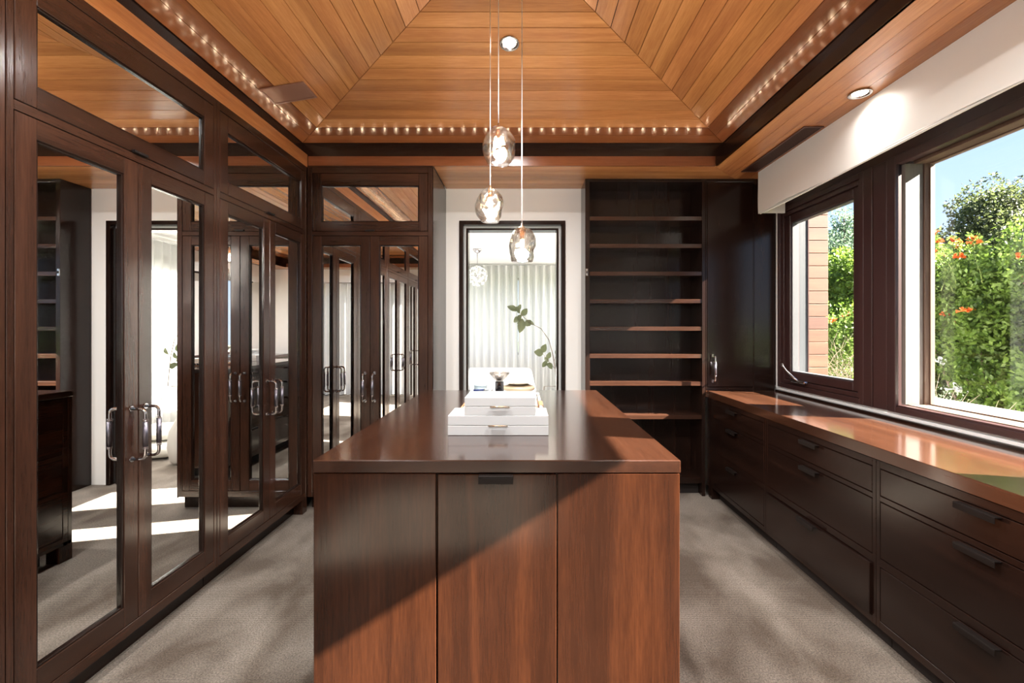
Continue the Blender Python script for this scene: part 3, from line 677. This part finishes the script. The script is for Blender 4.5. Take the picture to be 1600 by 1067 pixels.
# two large flat books carry the small things
def book(x0, x1, y0, y1, z0, h, mat, label):
    o = thing('book', label, 'book', ((x0+x1)/2, (y0+y1)/2, z0), 'books on the tray')
    MB().box(x0, x1, y0, y1, z0, z0+.002, .0005).box(x0, x1, y0, y1, z0+h-.002, z0+h, .0005).box(x0, x0+.003, y0, y1, z0+.002, z0+h-.002, 0).build('cover', mat, o)
    MB().box(x0+.003, x1-.003, y0+.003, y1-.003, z0+.002, z0+h-.002, 0).build('pages', M['pages'], o)
M['pages'] = flat('paper page edges', (.78, .76, .70), .8)
book(-.243, .066, 2.00, 2.36, zt, .030, M['lacquer'], 'lower large white book lying on the inlaid tray')
book(-.240, .062, 2.02, 2.35, zt+.0305, .028, M['lacquer'], 'upper large white book carrying candle holder and plates')
zt = zt+.059
book(-.250, -.150, 2.12, 2.30, zt, .013, M['grey'], 'small grey book under the blue-grey trinket box')
zb = zt+.0135
o = thing('trinket_box', 'small round blue-grey lidded box on the grey book', 'box', (-.206, 2.22, zb))
MB().lathe([(.030, 0), (.0315, .002), (.0315, .013), (.030, .014)], (-.206, 2.22, zb)).build('base', M['bluegrey'], o)
MB().lathe([(.032, .0142), (.033, .016), (.033, .022), (.030, .024), (.0001, .025)], (-.206, 2.22, zb)).build('lid', M['bluegrey'], o)
o = thing('pen', 'dark blue pen lying across the grey book', 'pen', (-.195, 2.15, zb+.004))
MB().tube([(-.233, 2.14, zb+.0045), (-.185, 2.148, zb+.0045)], [.0042, .0042], 8).build('barrel', M['navy'], o)
MB().tube([(-.185, 2.148, zb+.0045), (-.166, 2.151, zb+.0045), (-.157, 2.153, zb+.0045)], [.0045, .004, .001], 8).build('cap', M['steel'], o)
# glass bowl candle holder on black base
cx, cy_ = -.106, 2.06; 
o = thing('candle_holder', 'clear glass bowl candle holder on a black cylinder base', 'candle holder', (cx, cy_, zt))
MB().lathe([(.021, 0), (.023, .002), (.020, .015), (.0195, .066), (.022, .068), (.0001, .068)], (cx, cy_, zt)).build('base', M['blackglass'], o)
MB().lathe([(.0001, .069), (.014, .0692), (.024, .078), (.040, .097), (.047, .106), (.044, .112), (.030, .1145), (.022, .115), (.022, .112), (.030, .111), (.041, .1075), (.0425, .104), (.036, .097), (.021, .081), (.012, .073), (.0001, .0725)], (cx, cy_, zt), seg=40).build('bowl', M['smoke'], o)
MB().lathe([(.0001, .074), (.010, .076), (.019, .086), (.020, .099), (.018, .101), (.0001, .101)], (cx, cy_, zt), seg=24).build('candle', M['bedding'], o)
MB().lathe([(.0001, .102), (.0022, .105), (.0016, .110), (.0001, .115)], (cx, cy_, zt), seg=10).build('flame', M['bulb'], o)
# plates
def plate(c, r, h, mat, label):
    o = MB().lathe([(.0001, .004), (r*.45, .004), (r*.72, h*.55), (r, h), (r, h+.0025), (r*.70, h*.55+.005), (r*.45, .008), (.0001, .008)], c, seg=40)
    o.lathe([(r*.42, 0), (r*.45, .004), (r*.40, .0045), (r*.38, 0)], c, seg=32)
    ob = o.build('plate', mat); centre(ob); tag(ob, label, 'plate', 'plates on the tray'); return ob
def dome(c, r, h, mat, label):
    ob = MB().lathe([(r*.55, 0), (r*.95, h*.35), (r, h*.55), (r*.96, h*.8), (r*.7, h), (r*.66, h*.93), (r*.5, h*.3), (.0001, h*.25)], c, seg=40).build('bowl', mat); centre(ob); tag(ob, label, 'bowl'); return ob
dome((-.020, 2.21, zt+.0003), .079, .036, M['plate2'], 'wide sand coloured bowl at the bottom of the plate pile')
plate((-.022, 2.205, zt+.037), .068, .012, M['plate'], 'pale cream plate lying on the sand coloured bowl')

# ------------------------------------------------------------------ pendant lights
def pendant(cx, cy_, cz, rx, rz, seed, mat, label):
    rr = random.Random(seed)
    t = thing('pendant_light', label, 'pendant lamp', (cx, cy_, cz), 'glass pendants over the island')
    dents = []
    for i in range(11):
        a_ = rr.uniform(0, 2*PI); zz = rr.uniform(-.7, .65); s_ = math.sqrt(1-zz*zz)
        dents.append((Vector((s_*math.cos(a_), s_*math.sin(a_), zz)), rr.uniform(.12, .26), rr.uniform(.26, .42)))
    def shape(inner):
        def fn(q):
            d = q.normalized(); k_ = 1.0
            for c, dep, wd in dents: k_ -= dep*math.exp(-((d-c).length/wd)**2)
            k_ += .05*math.sin(5*d.x+seed)*math.cos(4*d.y)+.012*math.sin(13*d.x+3*d.z+seed)*math.sin(11*d.z+4*d.y)
            v = d*k_*1.06
            if v.z < -.80: v.z = -.80+(v.z+.80)*.15
            return v*(inner)
        return fn
    mb = MB(); sc = (rx/.072, rx/.072, rz/.072)
    mb.ico((cx, cy_, cz), .072, 5, sc, shape(1.0)); mb2 = mb.ico((cx, cy_, cz), .072, 5, sc, shape(.945))
    # turn the inner wall inside out so the shell is a real thickness of glass
    bm = mb.bm; bm.faces.ensure_lookup_table(); n_ = len(bm.faces)//2
    bmesh.ops.recalc_face_normals(bm, faces=bm.faces[:n_]); bmesh.ops.recalc_face_normals(bm, faces=bm.faces[n_:]); bmesh.ops.reverse_faces(bm, faces=bm.faces[n_:])
    me = bpy.data.meshes.new('glass_shade'); bm.to_mesh(me); bm.free(); me.materials.append(mat); me.transform(Matrix.Translation(-Vector((cx, cy_, cz))))
    g = bpy.data.objects.new('glass_shade', me); COL.objects.link(g); g.parent = t
    zt_ = cz+rz*1.0
    MB().tube([(cx, cy_, zt_+.006), (cx, cy_, 3.115)], .0022, 6).build('cord', M['cord'], t)
    MB().lathe([(.0001, .026), (.0045, .025), (.005, .012), (.014, .008), (.015, 0), (.0001, 0)], (cx, cy_, zt_-.004), seg=16).build('cap', M['brass'], t)
    MB().lathe([(.008, 0), (.010, -.004), (.010, -.040), (.008, -.044), (.0001, -.044)], (cx, cy_, zt_-.008), seg=16).build('socket', M['copper'], t)
    zb_ = zt_-.052
    MB().lathe([(.007, .002), (.009, -.006), (.011, -.016), (.0115, -.024), (.008, -.031), (.0001, -.034)], (cx, cy_, zb_), seg=20).build('bulb', M['bulb'], t)
    pl = bpy.data.lights.new('bulb_glow', 'POINT'); pl.energy = PEND; pl.color = (1, .96, .90); pl.shadow_soft_size = .02
    po = bpy.data.objects.new('bulb_glow', pl); COL.objects.link(po); po.parent = t; po.location = (0, 0, zb_-.062-cz)
    MB().lathe([(.0001, 0), (.045, 0), (.045, -.012), (.04, -.018), (.0001, -.02)], (cx, cy_, 3.118), seg=24).build('ceiling_cup', M['brass'], t)
    return t
M['cord'] = flat('clear sleeved cord', (.75, .72, .70), .3); M['copper'] = flat('copper socket', (.75, .38, .22), .25, 1)
pendant(-.107, 2.00, 2.196, .070, .087, 3, M['blown'], 'highest of three dimpled clear glass pendant globes')
pendant(-.157, 2.19, 1.985, .070, .086, 8, M['blown'], 'middle height clear dimpled glass pendant globe, leftmost')
pendant(-.004, 2.05, 1.770, .066, .084, 17, M['smoke'], 'lowest pendant globe, smoky dimpled glass, rightmost')

# ------------------------------------------------------------------ fabric valance
def valance():
    t = thing('fabric_valance', 'ivory fabric shade valance hanging over the windows', 'window shade', (1.89, .6, 2.33))
    mb = MB(); N = 160; y0, y1 = 3.655, -2.5; rows = [0, .12, .35, .62, .85, .94, 1.0]
    G = []
    for i in range(N+1):
        y = y0+(y1-y0)*i/N; col = []
        zb = 2.335-.010*math.sin(y*2.1+.6)-.006*math.sin(y*5.3)
        for r_ in rows:
            z = 2.658+(zb-2.658)*r_
            x = 1.89+.006*math.sin(y*2.7+r_*2)*r_+(.004*r_**6)*math.sin(y*9)
            col.append(mb.bm.verts.new((x, y, z)))
        G.append(col)
    for i in range(N):
        for j in range(len(rows)-1): f = mb.bm.faces.new((G[i][j], G[i+1][j], G[i+1][j+1], G[i][j+1])); f.smooth = True
    r_ = bmesh.ops.solidify(mb.bm, geom=mb.bm.faces[:], thickness=.003)
    mb.build('front_cloth', M['linen'], t)
    MB().box(1.892, 2.105, 3.650, 3.657, 2.33, 2.658, .001).build('end_return', M['linen'], t)
    # stacked soft folds behind the front
    for k_, (dx, dz) in enumerate(((.012, .0), (.022, .012))):
        pts = []
        for i in range(N+1):
            y = y0-.01+(y1-y0)*i/N
            pts.append((1.893+dx*.55+.005*math.sin(y*4.2+k_), y, 2.332+dz-.012*math.sin(y*2.1+.6)-.005*math.sin(y*3.1+k_)))
        MB().tube(pts, .007, 6).build('hem_fold', M['linen'], t)
valance()

# ------------------------------------------------------------------ bedroom
bw = struct('wall_bedroom'); bw['label'] = 'white bedroom walls with window openings'
BOX('panel', M['white'], bw, -2.75, -2.63, 4.21, 9.4, 0, 2.75, bev=0)
for a in ((-2.63, 1.9, 9.3, 9.4, 0, .87), (-2.63, 1.9, 9.3, 9.4, 2.45, 2.75), (-2.63, -2.3, 9.3, 9.4, .87, 2.45), (1.5, 1.9, 9.3, 9.4, .87, 2.45)): BOX('panel', M['white'], bw, *a, bev=0)
for a in ((1.78, 1.9, 4.21, 9.3, 0, .3), (1.78, 1.9, 4.21, 9.3, 2.4, 2.75), (1.78, 1.9, 4.21, 5.0, .3, 2.4), (1.78, 1.9, 6.8, 9.3, .3, 1.75)): BOX('panel', M['white'], bw, *a, bev=0)
o = sbuild(MB().box(-2.75, 1.95, 4.21, 9.4, 2.7, 2.8, 0), 'ceiling_bedroom', M['white'])
o = struct('window_3'); rframe(MB(), 1.80, 1.86, 5.0, 6.8, .3, 2.4, .05).build('frame', M['dark_z'], o); BOX('pane', M['glass'], o, 1.828, 1.832, 5.05, 6.75, .35, 2.35, bev=0)
o = struct('window_4'); mb = MB(); 
for a in ((-2.3, -2.25, 9.32, 9.38, .87, 2.45), (1.45, 1.5, 9.32, 9.38, .87, 2.45), (-2.25, 1.45, 9.32, 9.38, .87, .92), (-2.25, 1.45, 9.32, 9.38, 2.4, 2.45), (-.45, -.39, 9.32, 9.38, .92, 1.75)): mb.box(*a)
mb.build('frame', M['dark_x'], o); BOX('pane', M['glass'], o, -2.25, 1.45, 9.348, 9.352, .92, 2.4, bev=0)
def curtain(name, label, a0, a1, fixed, along, z0, z1, pleat=.15, amp=.045):
    mb = MB(); n_ = int((a1-a0)/pleat*12); G = []
    zs = [z0, z0+.4, (z0+z1)/2, z1-.25, z1-.08, z1]
    for i in range(n_+1):
        a_ = a0+(a1-a0)*i/n_; col = []
        for j, z in enumerate(zs):
            ph = a_/pleat*2*PI+.3*math.sin(a_*3+j*.3); k_ = 1 if j < 4 else .75
            d = amp*k_*math.sin(ph)*(1+.3*math.sin(a_*1.7+j*.4))
            col.append(mb.bm.verts.new((a_, fixed+d, z) if along == 'x' else (fixed+d, a_, z)))
        G.append(col)
    for i in range(n_):
        for j in range(len(zs)-1): f = mb.bm.faces.new((G[i][j], G[i+1][j], G[i+1][j+1], G[i][j+1])); f.smooth = True
    t = thing(name, label, 'curtain', ((a0+a1)/2, fixed, z0) if along == 'x' else (fixed, (a0+a1)/2, z0), 'bedroom curtains')
    mb.build('cloth', M['curtain'], t)
    if along == 'x': MB().box(a0, a1, fixed-.012, fixed+.012, z1+.001, z1+.02).build('track', M['steel'], t)
    else: MB().box(fixed-.012, fixed+.012, a0, a1, z1+.001, z1+.02).build('track', M['steel'], t)
curtain('pleated_curtain', 'sheer cream curtain left half seen through the doorway', -2.5, -.10, 9.1, 'x', .01, 2.67)
curtain('pleated_curtain', 'sheer cream curtain right half beside the plant leaves', -.09, 1.55, 9.1, 'x', .01, 2.67)
curtain('pleated_curtain', 'bright sheer curtain on the bedroom side wall, seen in the mirror', 4.8, 8.9, 1.64, 'y', .01, 2.60)
curtain('pleated_curtain', 'white sheer curtain over the glazed door behind the viewpoint', -.98, .98, -2.56, 'x', .02, 2.36)
# bed
t = thing('bed', 'white bed with rounded quilt corner beyond the doorway', 'bed', (-.9, 7, 0))
def quilt(x0, x1, y0, y1, z0, z1, bev):
    mb = MB(); mb.box(x0, x1, y0, y1, z0, z1, 0)
    bmesh.ops.bevel(mb.bm, geom=mb.bm.edges[:], offset=bev, segments=5, affect='EDGES', profile=.5)
    for f in mb.bm.faces: f.smooth = True
    return mb
quilt(-2.1, .17, 5.9, 8.3, .32, .70, .10).build('quilt', M['bedding'], t)
quilt(-2.05, .12, 5.95, 8.25, .12, .34, .02).build('base', M['bedding'], t)
for fx in (-2.0, .02):
    for fy in (6.0, 8.15): BOX('foot', M['black'], t, fx, fx+.05, fy, fy+.05, 0, .12)
def cushion(c, sx, sy, sz, label):
    mb = MB(); g = bmesh.ops.create_icosphere(mb.bm, subdivisions=4, radius=1)
    for v in g['verts']:
        q = v.co; pw = .42
        x = math.copysign(abs(q.x)**pw, q.x); y = math.copysign(abs(q.y)**pw, q.y); l = max(abs(q.x), abs(q.y))
        z = math.copysign(abs(q.z)**.8, q.z)
        v.co = Vector((c[0]+x*sx*(1 if l > 0 else 0), c[1]+y*sy, c[2]+z*sz))
        for f in v.link_faces: f.smooth = True
    o = mb.build('floor_cushion', M['cushion']); centre(o); tag(o, label, 'cushion', 'floor cushions'); return o
cushion((.75, 5.15, .085), .36, .34, .084, 'lower off-white floor cushion in the bedroom, seen in the mirror')
cushion((.78, 5.22, .23), .30, .30, .06, 'upper off-white floor cushion resting on the lower one')
# flower glass chandelier
cx, cy_ = -.74, 7.4
t = thing('chandelier', 'white glass blossom chandelier hanging from a chrome canopy', 'chandelier', (cx, cy_, 2.26))
MB().lathe([(.0001, .0), (.075, 0), (.070, -.02), (.04, -.055), (.012, -.07), (.0001, -.07)], (cx, cy_, 2.70), seg=28).build('canopy', M['chrome'], t)
MB().tube([(cx, cy_, 2.63), (cx, cy_, 2.27)], .006, 8).build('rod', M['chrome'], t)
MB().ico((cx, cy_, 2.26), .028, 2).build('hub', M['chrome'], t)
M['blossom'] = flat('white glass petal', (.82, .84, .84), .15)
for i in range(46):
    z = 1-2*(i+.5)/46; a_ = i*2.39996; s_ = math.sqrt(1-z*z); d = Vector((s_*math.cos(a_), s_*math.sin(a_), z))
    c = Vector((cx, cy_, 2.26)); tip = c+d*.15
    u = d.orthogonal().normalized(); v_ = d.cross(u)
    mb = MB(); mb.tube([c, tip], .0012, 4)
    for k_ in range(5):
        b_ = 2*PI*k_/5; e1 = u*math.cos(b_)+v_*math.sin(b_); e2 = u*math.cos(b_+.5)+v_*math.sin(b_+.5); e0 = u*math.cos(b_-.5)+v_*math.sin(b_-.5)
        q = [tip, tip+e0*.022+d*.010, tip+e1*.036+d*.014, tip+e2*.022+d*.010]
        vs = [mb.bm.verts.new(x_) for x_ in q]; mb.bm.faces.new(vs)
    mb.build('blossom', M['blossom'], t)
# leafy branch in a floor vase
KP = 4.75/F
def pp(u, v, dy=0):
    px, py = 660+u/3.048, 280+v/3.048
    return Vector(((px-817)*KP, 4.75+dy, 1.4+(514-py)*KP))
t = thing('vase', 'pale stoneware floor vase holding the leafy branch', 'vase', (.21, 4.75, 0))
MB().lathe([(.07, 0), (.10, .03), (.125, .18), (.11, .34), (.05, .46), (.035, .52), (.042, .55), (.034, .55), (.028, .52), (.04, .46), (.0001, .44)], (.21, 4.75, 0.001), seg=36).build('body', M['vase'], t)
t = thing('leafy_branch', 'tall arching branch with olive green leaves in the doorway', 'plant', (.21, 4.75, .5))
main = [Vector((.21, 4.75, .46)), Vector((.222, 4.75, .8)), pp(640, 985), pp(632, 900), pp(622, 840, -.01), pp(602, 765, -.02), pp(565, 712, -.03), pp(520, 688, -.03), pp(485, 660, -.02), pp(460, 630, 0), pp(448, 615, .01)]
MB().tube(main, [.006, .0055, .005, .0045, .0045, .004, .0035, .003, .003, .002, .0015], 8).build('stem', M['twigstem'] if 'twigstem' in M else M['bark'], t)
MB().tube([pp(634, 905), pp(612, 880, -.01), pp(590, 855, -.02), pp(572, 828, -.02)], [.003, .0025, .002, .0015], 6).tube([pp(626, 870), pp(640, 830, .02)], [.002, .0015], 6).build('stem', M['bark'], t)
def leaf(base, tip, wd, twist):
    b_, e_ = Vector(base), Vector(tip); d = e_-b_; L = d.length; d.normalize()
    n_ = Vector((math.sin(twist), -math.cos(twist), .25)).normalized(); s_ = d.cross(n_).normalized(); n_ = s_.cross(d)
    mb = MB(); prof = [(0, .04), (.15, .55), (.35, .95), (.55, 1), (.78, .68), (.93, .28), (1, .02)]; Rw = []
    for f_, w_ in prof:
        c = b_+d*L*f_+n_*(.10*L*math.sin(f_*PI)); a_ = w_*wd/2
        Rw.append([mb.bm.verts.new(c+s_*a_*q+n_*abs(q)*a_*.35) for q in (-1, -.5, 0, .5, 1)])
    for i in range(len(Rw)-1):
        for j in range(4): f = mb.bm.faces.new((Rw[i][j], Rw[i][j+1], Rw[i+1][j+1], Rw[i+1][j])); f.smooth = True
    bmesh.ops.solidify(mb.bm, geom=mb.bm.faces[:], thickness=.0012)
    return mb.build('leaf', M['branchleaf'], t)
for b_, e_, w_, tw in [((452, 628), (404, 606), 30, .3), ((465, 645), (487, 598), 0, 0), ((460, 625), (470, 596), 22, -.4), ((468, 650), (500, 616), 30, .5), ((462, 640), (446, 606), 18, .2),
                       ((470, 658), (434, 682), 30, -.3), ((478, 664), (452, 690), 24, .4), ((480, 668), (462, 732), 38, .1), ((492, 672), (514, 698), 38, -.2), ((500, 682), (532, 694), 22, .6), ((455, 648), (470, 664), 24, .1),
                       ((575, 832), (531, 822), 38, .2), ((574, 826), (588, 784), 32, -.3), ((590, 856), (610, 822), 24, .4), ((594, 862), (572, 896), 22, .1), ((606, 872), (616, 904), 26, -.5), ((636, 836), (646, 800), 24, .3), ((612, 880), (592, 888), 20, 0), ((600, 870), (580, 850), 22, .3)]:
    if w_: leaf(pp(*b_), pp(*e_, R.uniform(-.03, .03)), w_/3.048*KP, tw)

# ------------------------------------------------------------------ outside
o = sbuild(MB().box(-12, 60, -40, 60, -.35, -.25, 0), 'ground', M['grass']); o['label'] = 'lawn and soil outside the windows'
o = sbuild(MB().box(-4, 4, -8, -2.8, -.25, -.05, 0), 'deck', M['soil'])
ws = struct('wall_outside'); ws['label'] = 'weathered cedar clad wing wall beyond the casement'
MB().box(2.38, 2.43, 3.96, 4.3, .0, 3.1).box(2.435, 2.495, 3.99, 4.3, .0, 3.1).build('corner_post', M['zinc'], ws)
BOX('flashing', M['frame'], ws, 2.496, 2.506, 3.985, 4.3, 0, 3.1)
for i in range(28): BOX('board', M['siding'], ws, 2.508, 2.685, 4.0, 4.03, -.05+i*.1115, -.05+(i+1)*.1115-.004, bev=.003)
BOX('backing', M['shadow'], ws, 2.34, 2.683, 4.031, 4.3, -.05, 3.1, bev=0)

import numpy as np
def leaves_mesh(name, centers, mat, size, parent, seed=1, aspect=.55, perleaf=1):
    """centers: (n,3) leaf positions; every leaf a folded pair of triangles pairs"""
    rg = np.random.default_rng(seed); n_ = len(centers)
    a = rg.normal(size=(n_, 3)); a /= np.linalg.norm(a, axis=1)[:, None]
    b = rg.normal(size=(n_, 3)); b -= (b*a).sum(1)[:, None]*a; b /= np.linalg.norm(b, axis=1)[:, None]
    c = np.cross(a, b); s = size*rg.uniform(.6, 1.3, n_)[:, None]
    v0 = centers; v1 = centers+a*s*.5+b*s*aspect*.5+c*s*.08; v2 = centers+a*s; v3 = centers+a*s*.5-b*s*aspect*.5+c*s*.08
    V = np.stack([v0, v1, v2, v3], 1).reshape(-1, 3)-np.array(worldloc(parent))
    me = bpy.data.meshes.new(name)
    me.vertices.add(len(V)); me.vertices.foreach_set('co', V.astype(np.float32).ravel())
    idx = np.arange(n_)*4; tri = np.stack([idx, idx+1, idx+2, idx, idx+2, idx+3], 1).ravel()
    me.loops.add(len(tri)); me.loops.foreach_set('vertex_index', tri.astype(np.int32))
    me.polygons.add(2*n_); me.polygons.foreach_set('loop_start', (np.arange(2*n_)*3).astype(np.int32)); me.polygons.foreach_set('loop_total', np.full(2*n_, 3, np.int32))
    me.update(calc_edges=True); me.materials.append(mat)
    o = bpy.data.objects.new(name, me); COL.objects.link(o); o.parent = parent; o['kind'] = 'stuff'
    return o
def blob_pts(blobs, dens, seed, shell=.45):
    rg = np.random.default_rng(seed); P = []
    for (x, y, z, r) in blobs:
        n_ = int(dens*r*r); d = rg.normal(size=(n_, 3)); d /= np.linalg.norm(d, axis=1)[:, None]
        rad = r*(1-shell*rg.random(n_)**1.6)
        # lumpy crown
        lump = 1+.16*np.sin(d[:, 0]*7+x)*np.cos(d[:, 1]*6+y)+.12*np.sin(d[:, 2]*9+z*3)
        P.append(np.array([x, y, z])+d*(rad*lump)[:, None])
    return np.concatenate(P)
def limbs(root, base, blobs, r0, mat, n_=None):
    mb = MB(); b_ = Vector(base)
    for (x, y, z, r) in blobs[:n_]:
        e_ = Vector((x, y, z)); m1 = b_.lerp(e_, .4)+Vector((R.uniform(-.1, .1), R.uniform(-.1, .1), .12))
        mb.tube([b_, m1, e_], [r0, r0*.6, r0*.2], 7)
    return mb.build('trunk', mat, root)
# flowering hedge: three bushes in a row along the garden edge, falling in height away from the viewpoint
def bush(name, label, xs_, ys_, top, n_b, dens, leafs, mat, seed, flowers=0, size=.055, rad=(.22, .40), grp=None, thin=1):
    rr = random.Random(seed); blobs = []
    for i in range(n_b):
        y = rr.uniform(*ys_); x = rr.uniform(*xs_); h = top(y)
        z = rr.uniform(-.1, 1)**.8*h if False else rr.random()**.75*h
        blobs.append((x, y, min(z, h-.25), rr.uniform(*rad)))
    t = thing(name, label, 'bush', ((xs_[0]+xs_[1])/2, (ys_[0]+ys_[1])/2, -.25), grp)
    P = blob_pts(blobs, dens, seed); leaves_mesh('foliage', P, mat, size, t, seed)
    limbs(t, ((xs_[0]+xs_[1])/2, (ys_[0]+ys_[1])/2, -.25), blobs, .03, M['bark'], 8)
    return t, blobs
t1, bl1 = bush('flowering_hedge', 'bright green hedge with orange trumpet flowers by the picture window', (4.6, 5.7), (3.7, 6.2), lambda y: 2.25-.05*(y-3.5), 78, 13500, 0, M['hedge'], 5)
# upright shoots with flower clusters
def shoots(t, spots, mat, seed):
    rr = random.Random(seed); mb = MB(); P = []; tips = []
    for (x, y, z, L) in spots:
        p = Vector((x, y, z)); d = Vector((rr.uniform(-.35, .25), rr.uniform(-.3, .3), 1)).normalized(); pts = [p]
        for k_ in range(5):
            p = p+d*L/5; d = (d+Vector((rr.uniform(-.2, .2), rr.uniform(-.2, .2), -.05))).normalized(); pts.append(p)
            for q in range(22): P.append(p+Vector((rr.gauss(0, .035), rr.gauss(0, .035), rr.gauss(0, .04))))
        mb.tube(pts, [.005, .004, .004, .003, .003, .002], 4); tips.append(p)
    mb.build('shoot', M['hedgestem'], t)
    leaves_mesh('shoot_leaves', np.array([list(q) for q in P]), mat, .05, t, seed)
    return tips
M['hedgestem'] = flat('green stem', (.22, .28, .08), .7)
rr = random.Random(12)
tips = shoots(t1, [(rr.uniform(4.5, 5.4), rr.uniform(3.8, 6.3), rr.uniform(1.75, 2.05), rr.uniform(.3, .55)) for i in range(46)], M['hedge'], 4)
fm = None
def flower(root, c, s=1.0, mat='petal'):
    """cluster of small trumpets"""
    global fm
    mb = MB(); r3 = random.Random(int(c[0]*1e4))
    for k_ in range(6):
        d = Vector((r3.uniform(-1, 1), r3.uniform(-1, 1), r3.uniform(-.2, 1))).normalized(); a_ = Vector(c); b_ = a_+d*.055*s
        mb.tube([a_, a_+d*.035*s, b_], [.004*s, .007*s, .017*s], 6, caps=False)
    return mb.build('flower', M[mat], root)
for p_ in tips[:34]: flower(t1, p_, rr.uniform(.8, 1.15))
cnt = 0
for (x, y, z, r) in bl1:
    if z > .7 and rr.random() < .6: flower(t1, (x-r*.95, y-r*.25, z+r*.25), rr.uniform(.7, 1.0)); cnt += 1
flower(t1, (4.42, 4.85, 1.05), 1.3, 'whitepetal'); flower(t1, (4.45, 4.7, .78), 1.2, 'whitepetal')
t2, bl2 = bush('flowering_hedge', 'lower twiggy end of the hedge seen through the casement', (4.7, 5.6), (6.95, 8.6), lambda y: 1.75-.06*(y-6.5), 40, 4200, 0, M['hedge'], 9)
tips = shoots(t2, [(rr.uniform(4.6, 5.3), rr.uniform(6.5, 7.8), rr.uniform(1.15, 1.35), rr.uniform(.3, .5)) for i in range(12)], M['hedge'], 6)
for p_ in tips: flower(t2, p_, 1)
bush('green_hedge', 'dense green hedge behind the viewpoint side of the garden', (4.4, 5.6), (-3.2, 2.7), lambda y: 1.15, 60, 2500, 0, M['hedge'], 21, size=.09, rad=(.35, .55))
# bare dry twigs in front of the hedge
def twigs(label, cx, cy_, cz, sx, sy, h, n_, seed):
    r4 = random.Random(seed); t = thing('dry_twigs', label, 'twigs', (cx, cy_, cz), 'dry twigs before the hedge'); mb = MB()
    for i in range(n_):
        p = Vector((cx+r4.gauss(0, sx), cy_+r4.gauss(0, sy), cz)); d = Vector((r4.uniform(-.7, .5), r4.uniform(-.7, .7), r4.uniform(.3, 1))).normalized(); pts = [p]
        for k_ in range(5): p = p+d*h*r4.uniform(.12, .26); d = (d+Vector((r4.uniform(-.5, .5), r4.uniform(-.5, .5), r4.uniform(-.35, .25)))).normalized(); pts.append(p)
        mb.tube(pts, [.006, .0055, .005, .004, .003, .0015], 4)
    o = mb.build('twig_tangle', M['twig'], t); o['kind'] = 'stuff'
    return t
twigs('pale dry twigs low before the hedge at picture window left edge', 4.15, 4.6, .15, .22, .25, .75, 70, 3)
twigs('pale dry twigs standing before the hedge beyond the casement', 4.75, 6.85, .35, .28, .4, 1.2, 170, 4)
# trees
def tree(label, base, blobs, dens, mat, size, seed, r0=.12):
    t = thing('garden_tree', label, 'tree', base, 'trees beyond the hedge')
    leaves_mesh('foliage', blob_pts(blobs, dens, seed, .6), mat, size, t, seed); limbs(t, base, blobs, r0, M['bark'], 9); return t
def crown(cx, cy_, cz, rx, ry, rz, n_, rr_, seed):
    r5 = random.Random(seed); o_ = []
    for i in range(n_):
        d = Vector((r5.gauss(0, 1), r5.gauss(0, 1), r5.gauss(0, 1))).normalized()*r5.random()**.4
        o_.append((cx+d.x*rx, cy_+d.y*ry, cz+d.z*rz, r5.uniform(*rr_)))
    return o_
tree('dark olive tree rising above the hedge in the picture window', (9.2, 8.6, -.25), crown(9.2, 8.8, 2.05, 1.3, 1.6, 1.65, 44, (.45, .75), 1), 8000, M['tree'], .068, 31)
tree('second dark tree farther right beyond the picture window', (9.6, 4.0, -.25), crown(9.6, 4.0, 3.0, 1.3, 1.3, 1.9, 36, (.45, .75), 2), 4200, M['tree'], .085, 32)
tree('mid green tree above the twiggy hedge in the casement', (9.0, 12.6, -.25), crown(9.2, 12.9, 2.1, 1.4, 1.6, 1.5, 40, (.45, .7), 3), 3600, M['greentree'], .10, 33)
tree('tall hazy blue green tree behind, in the casement', (12.3, 17.2, -.25), crown(12.4, 17.2, 4.2, 1.3, 1.6, 1.8, 26, (.4, .65), 4), 1300, M['bluetree'], .13, 34)
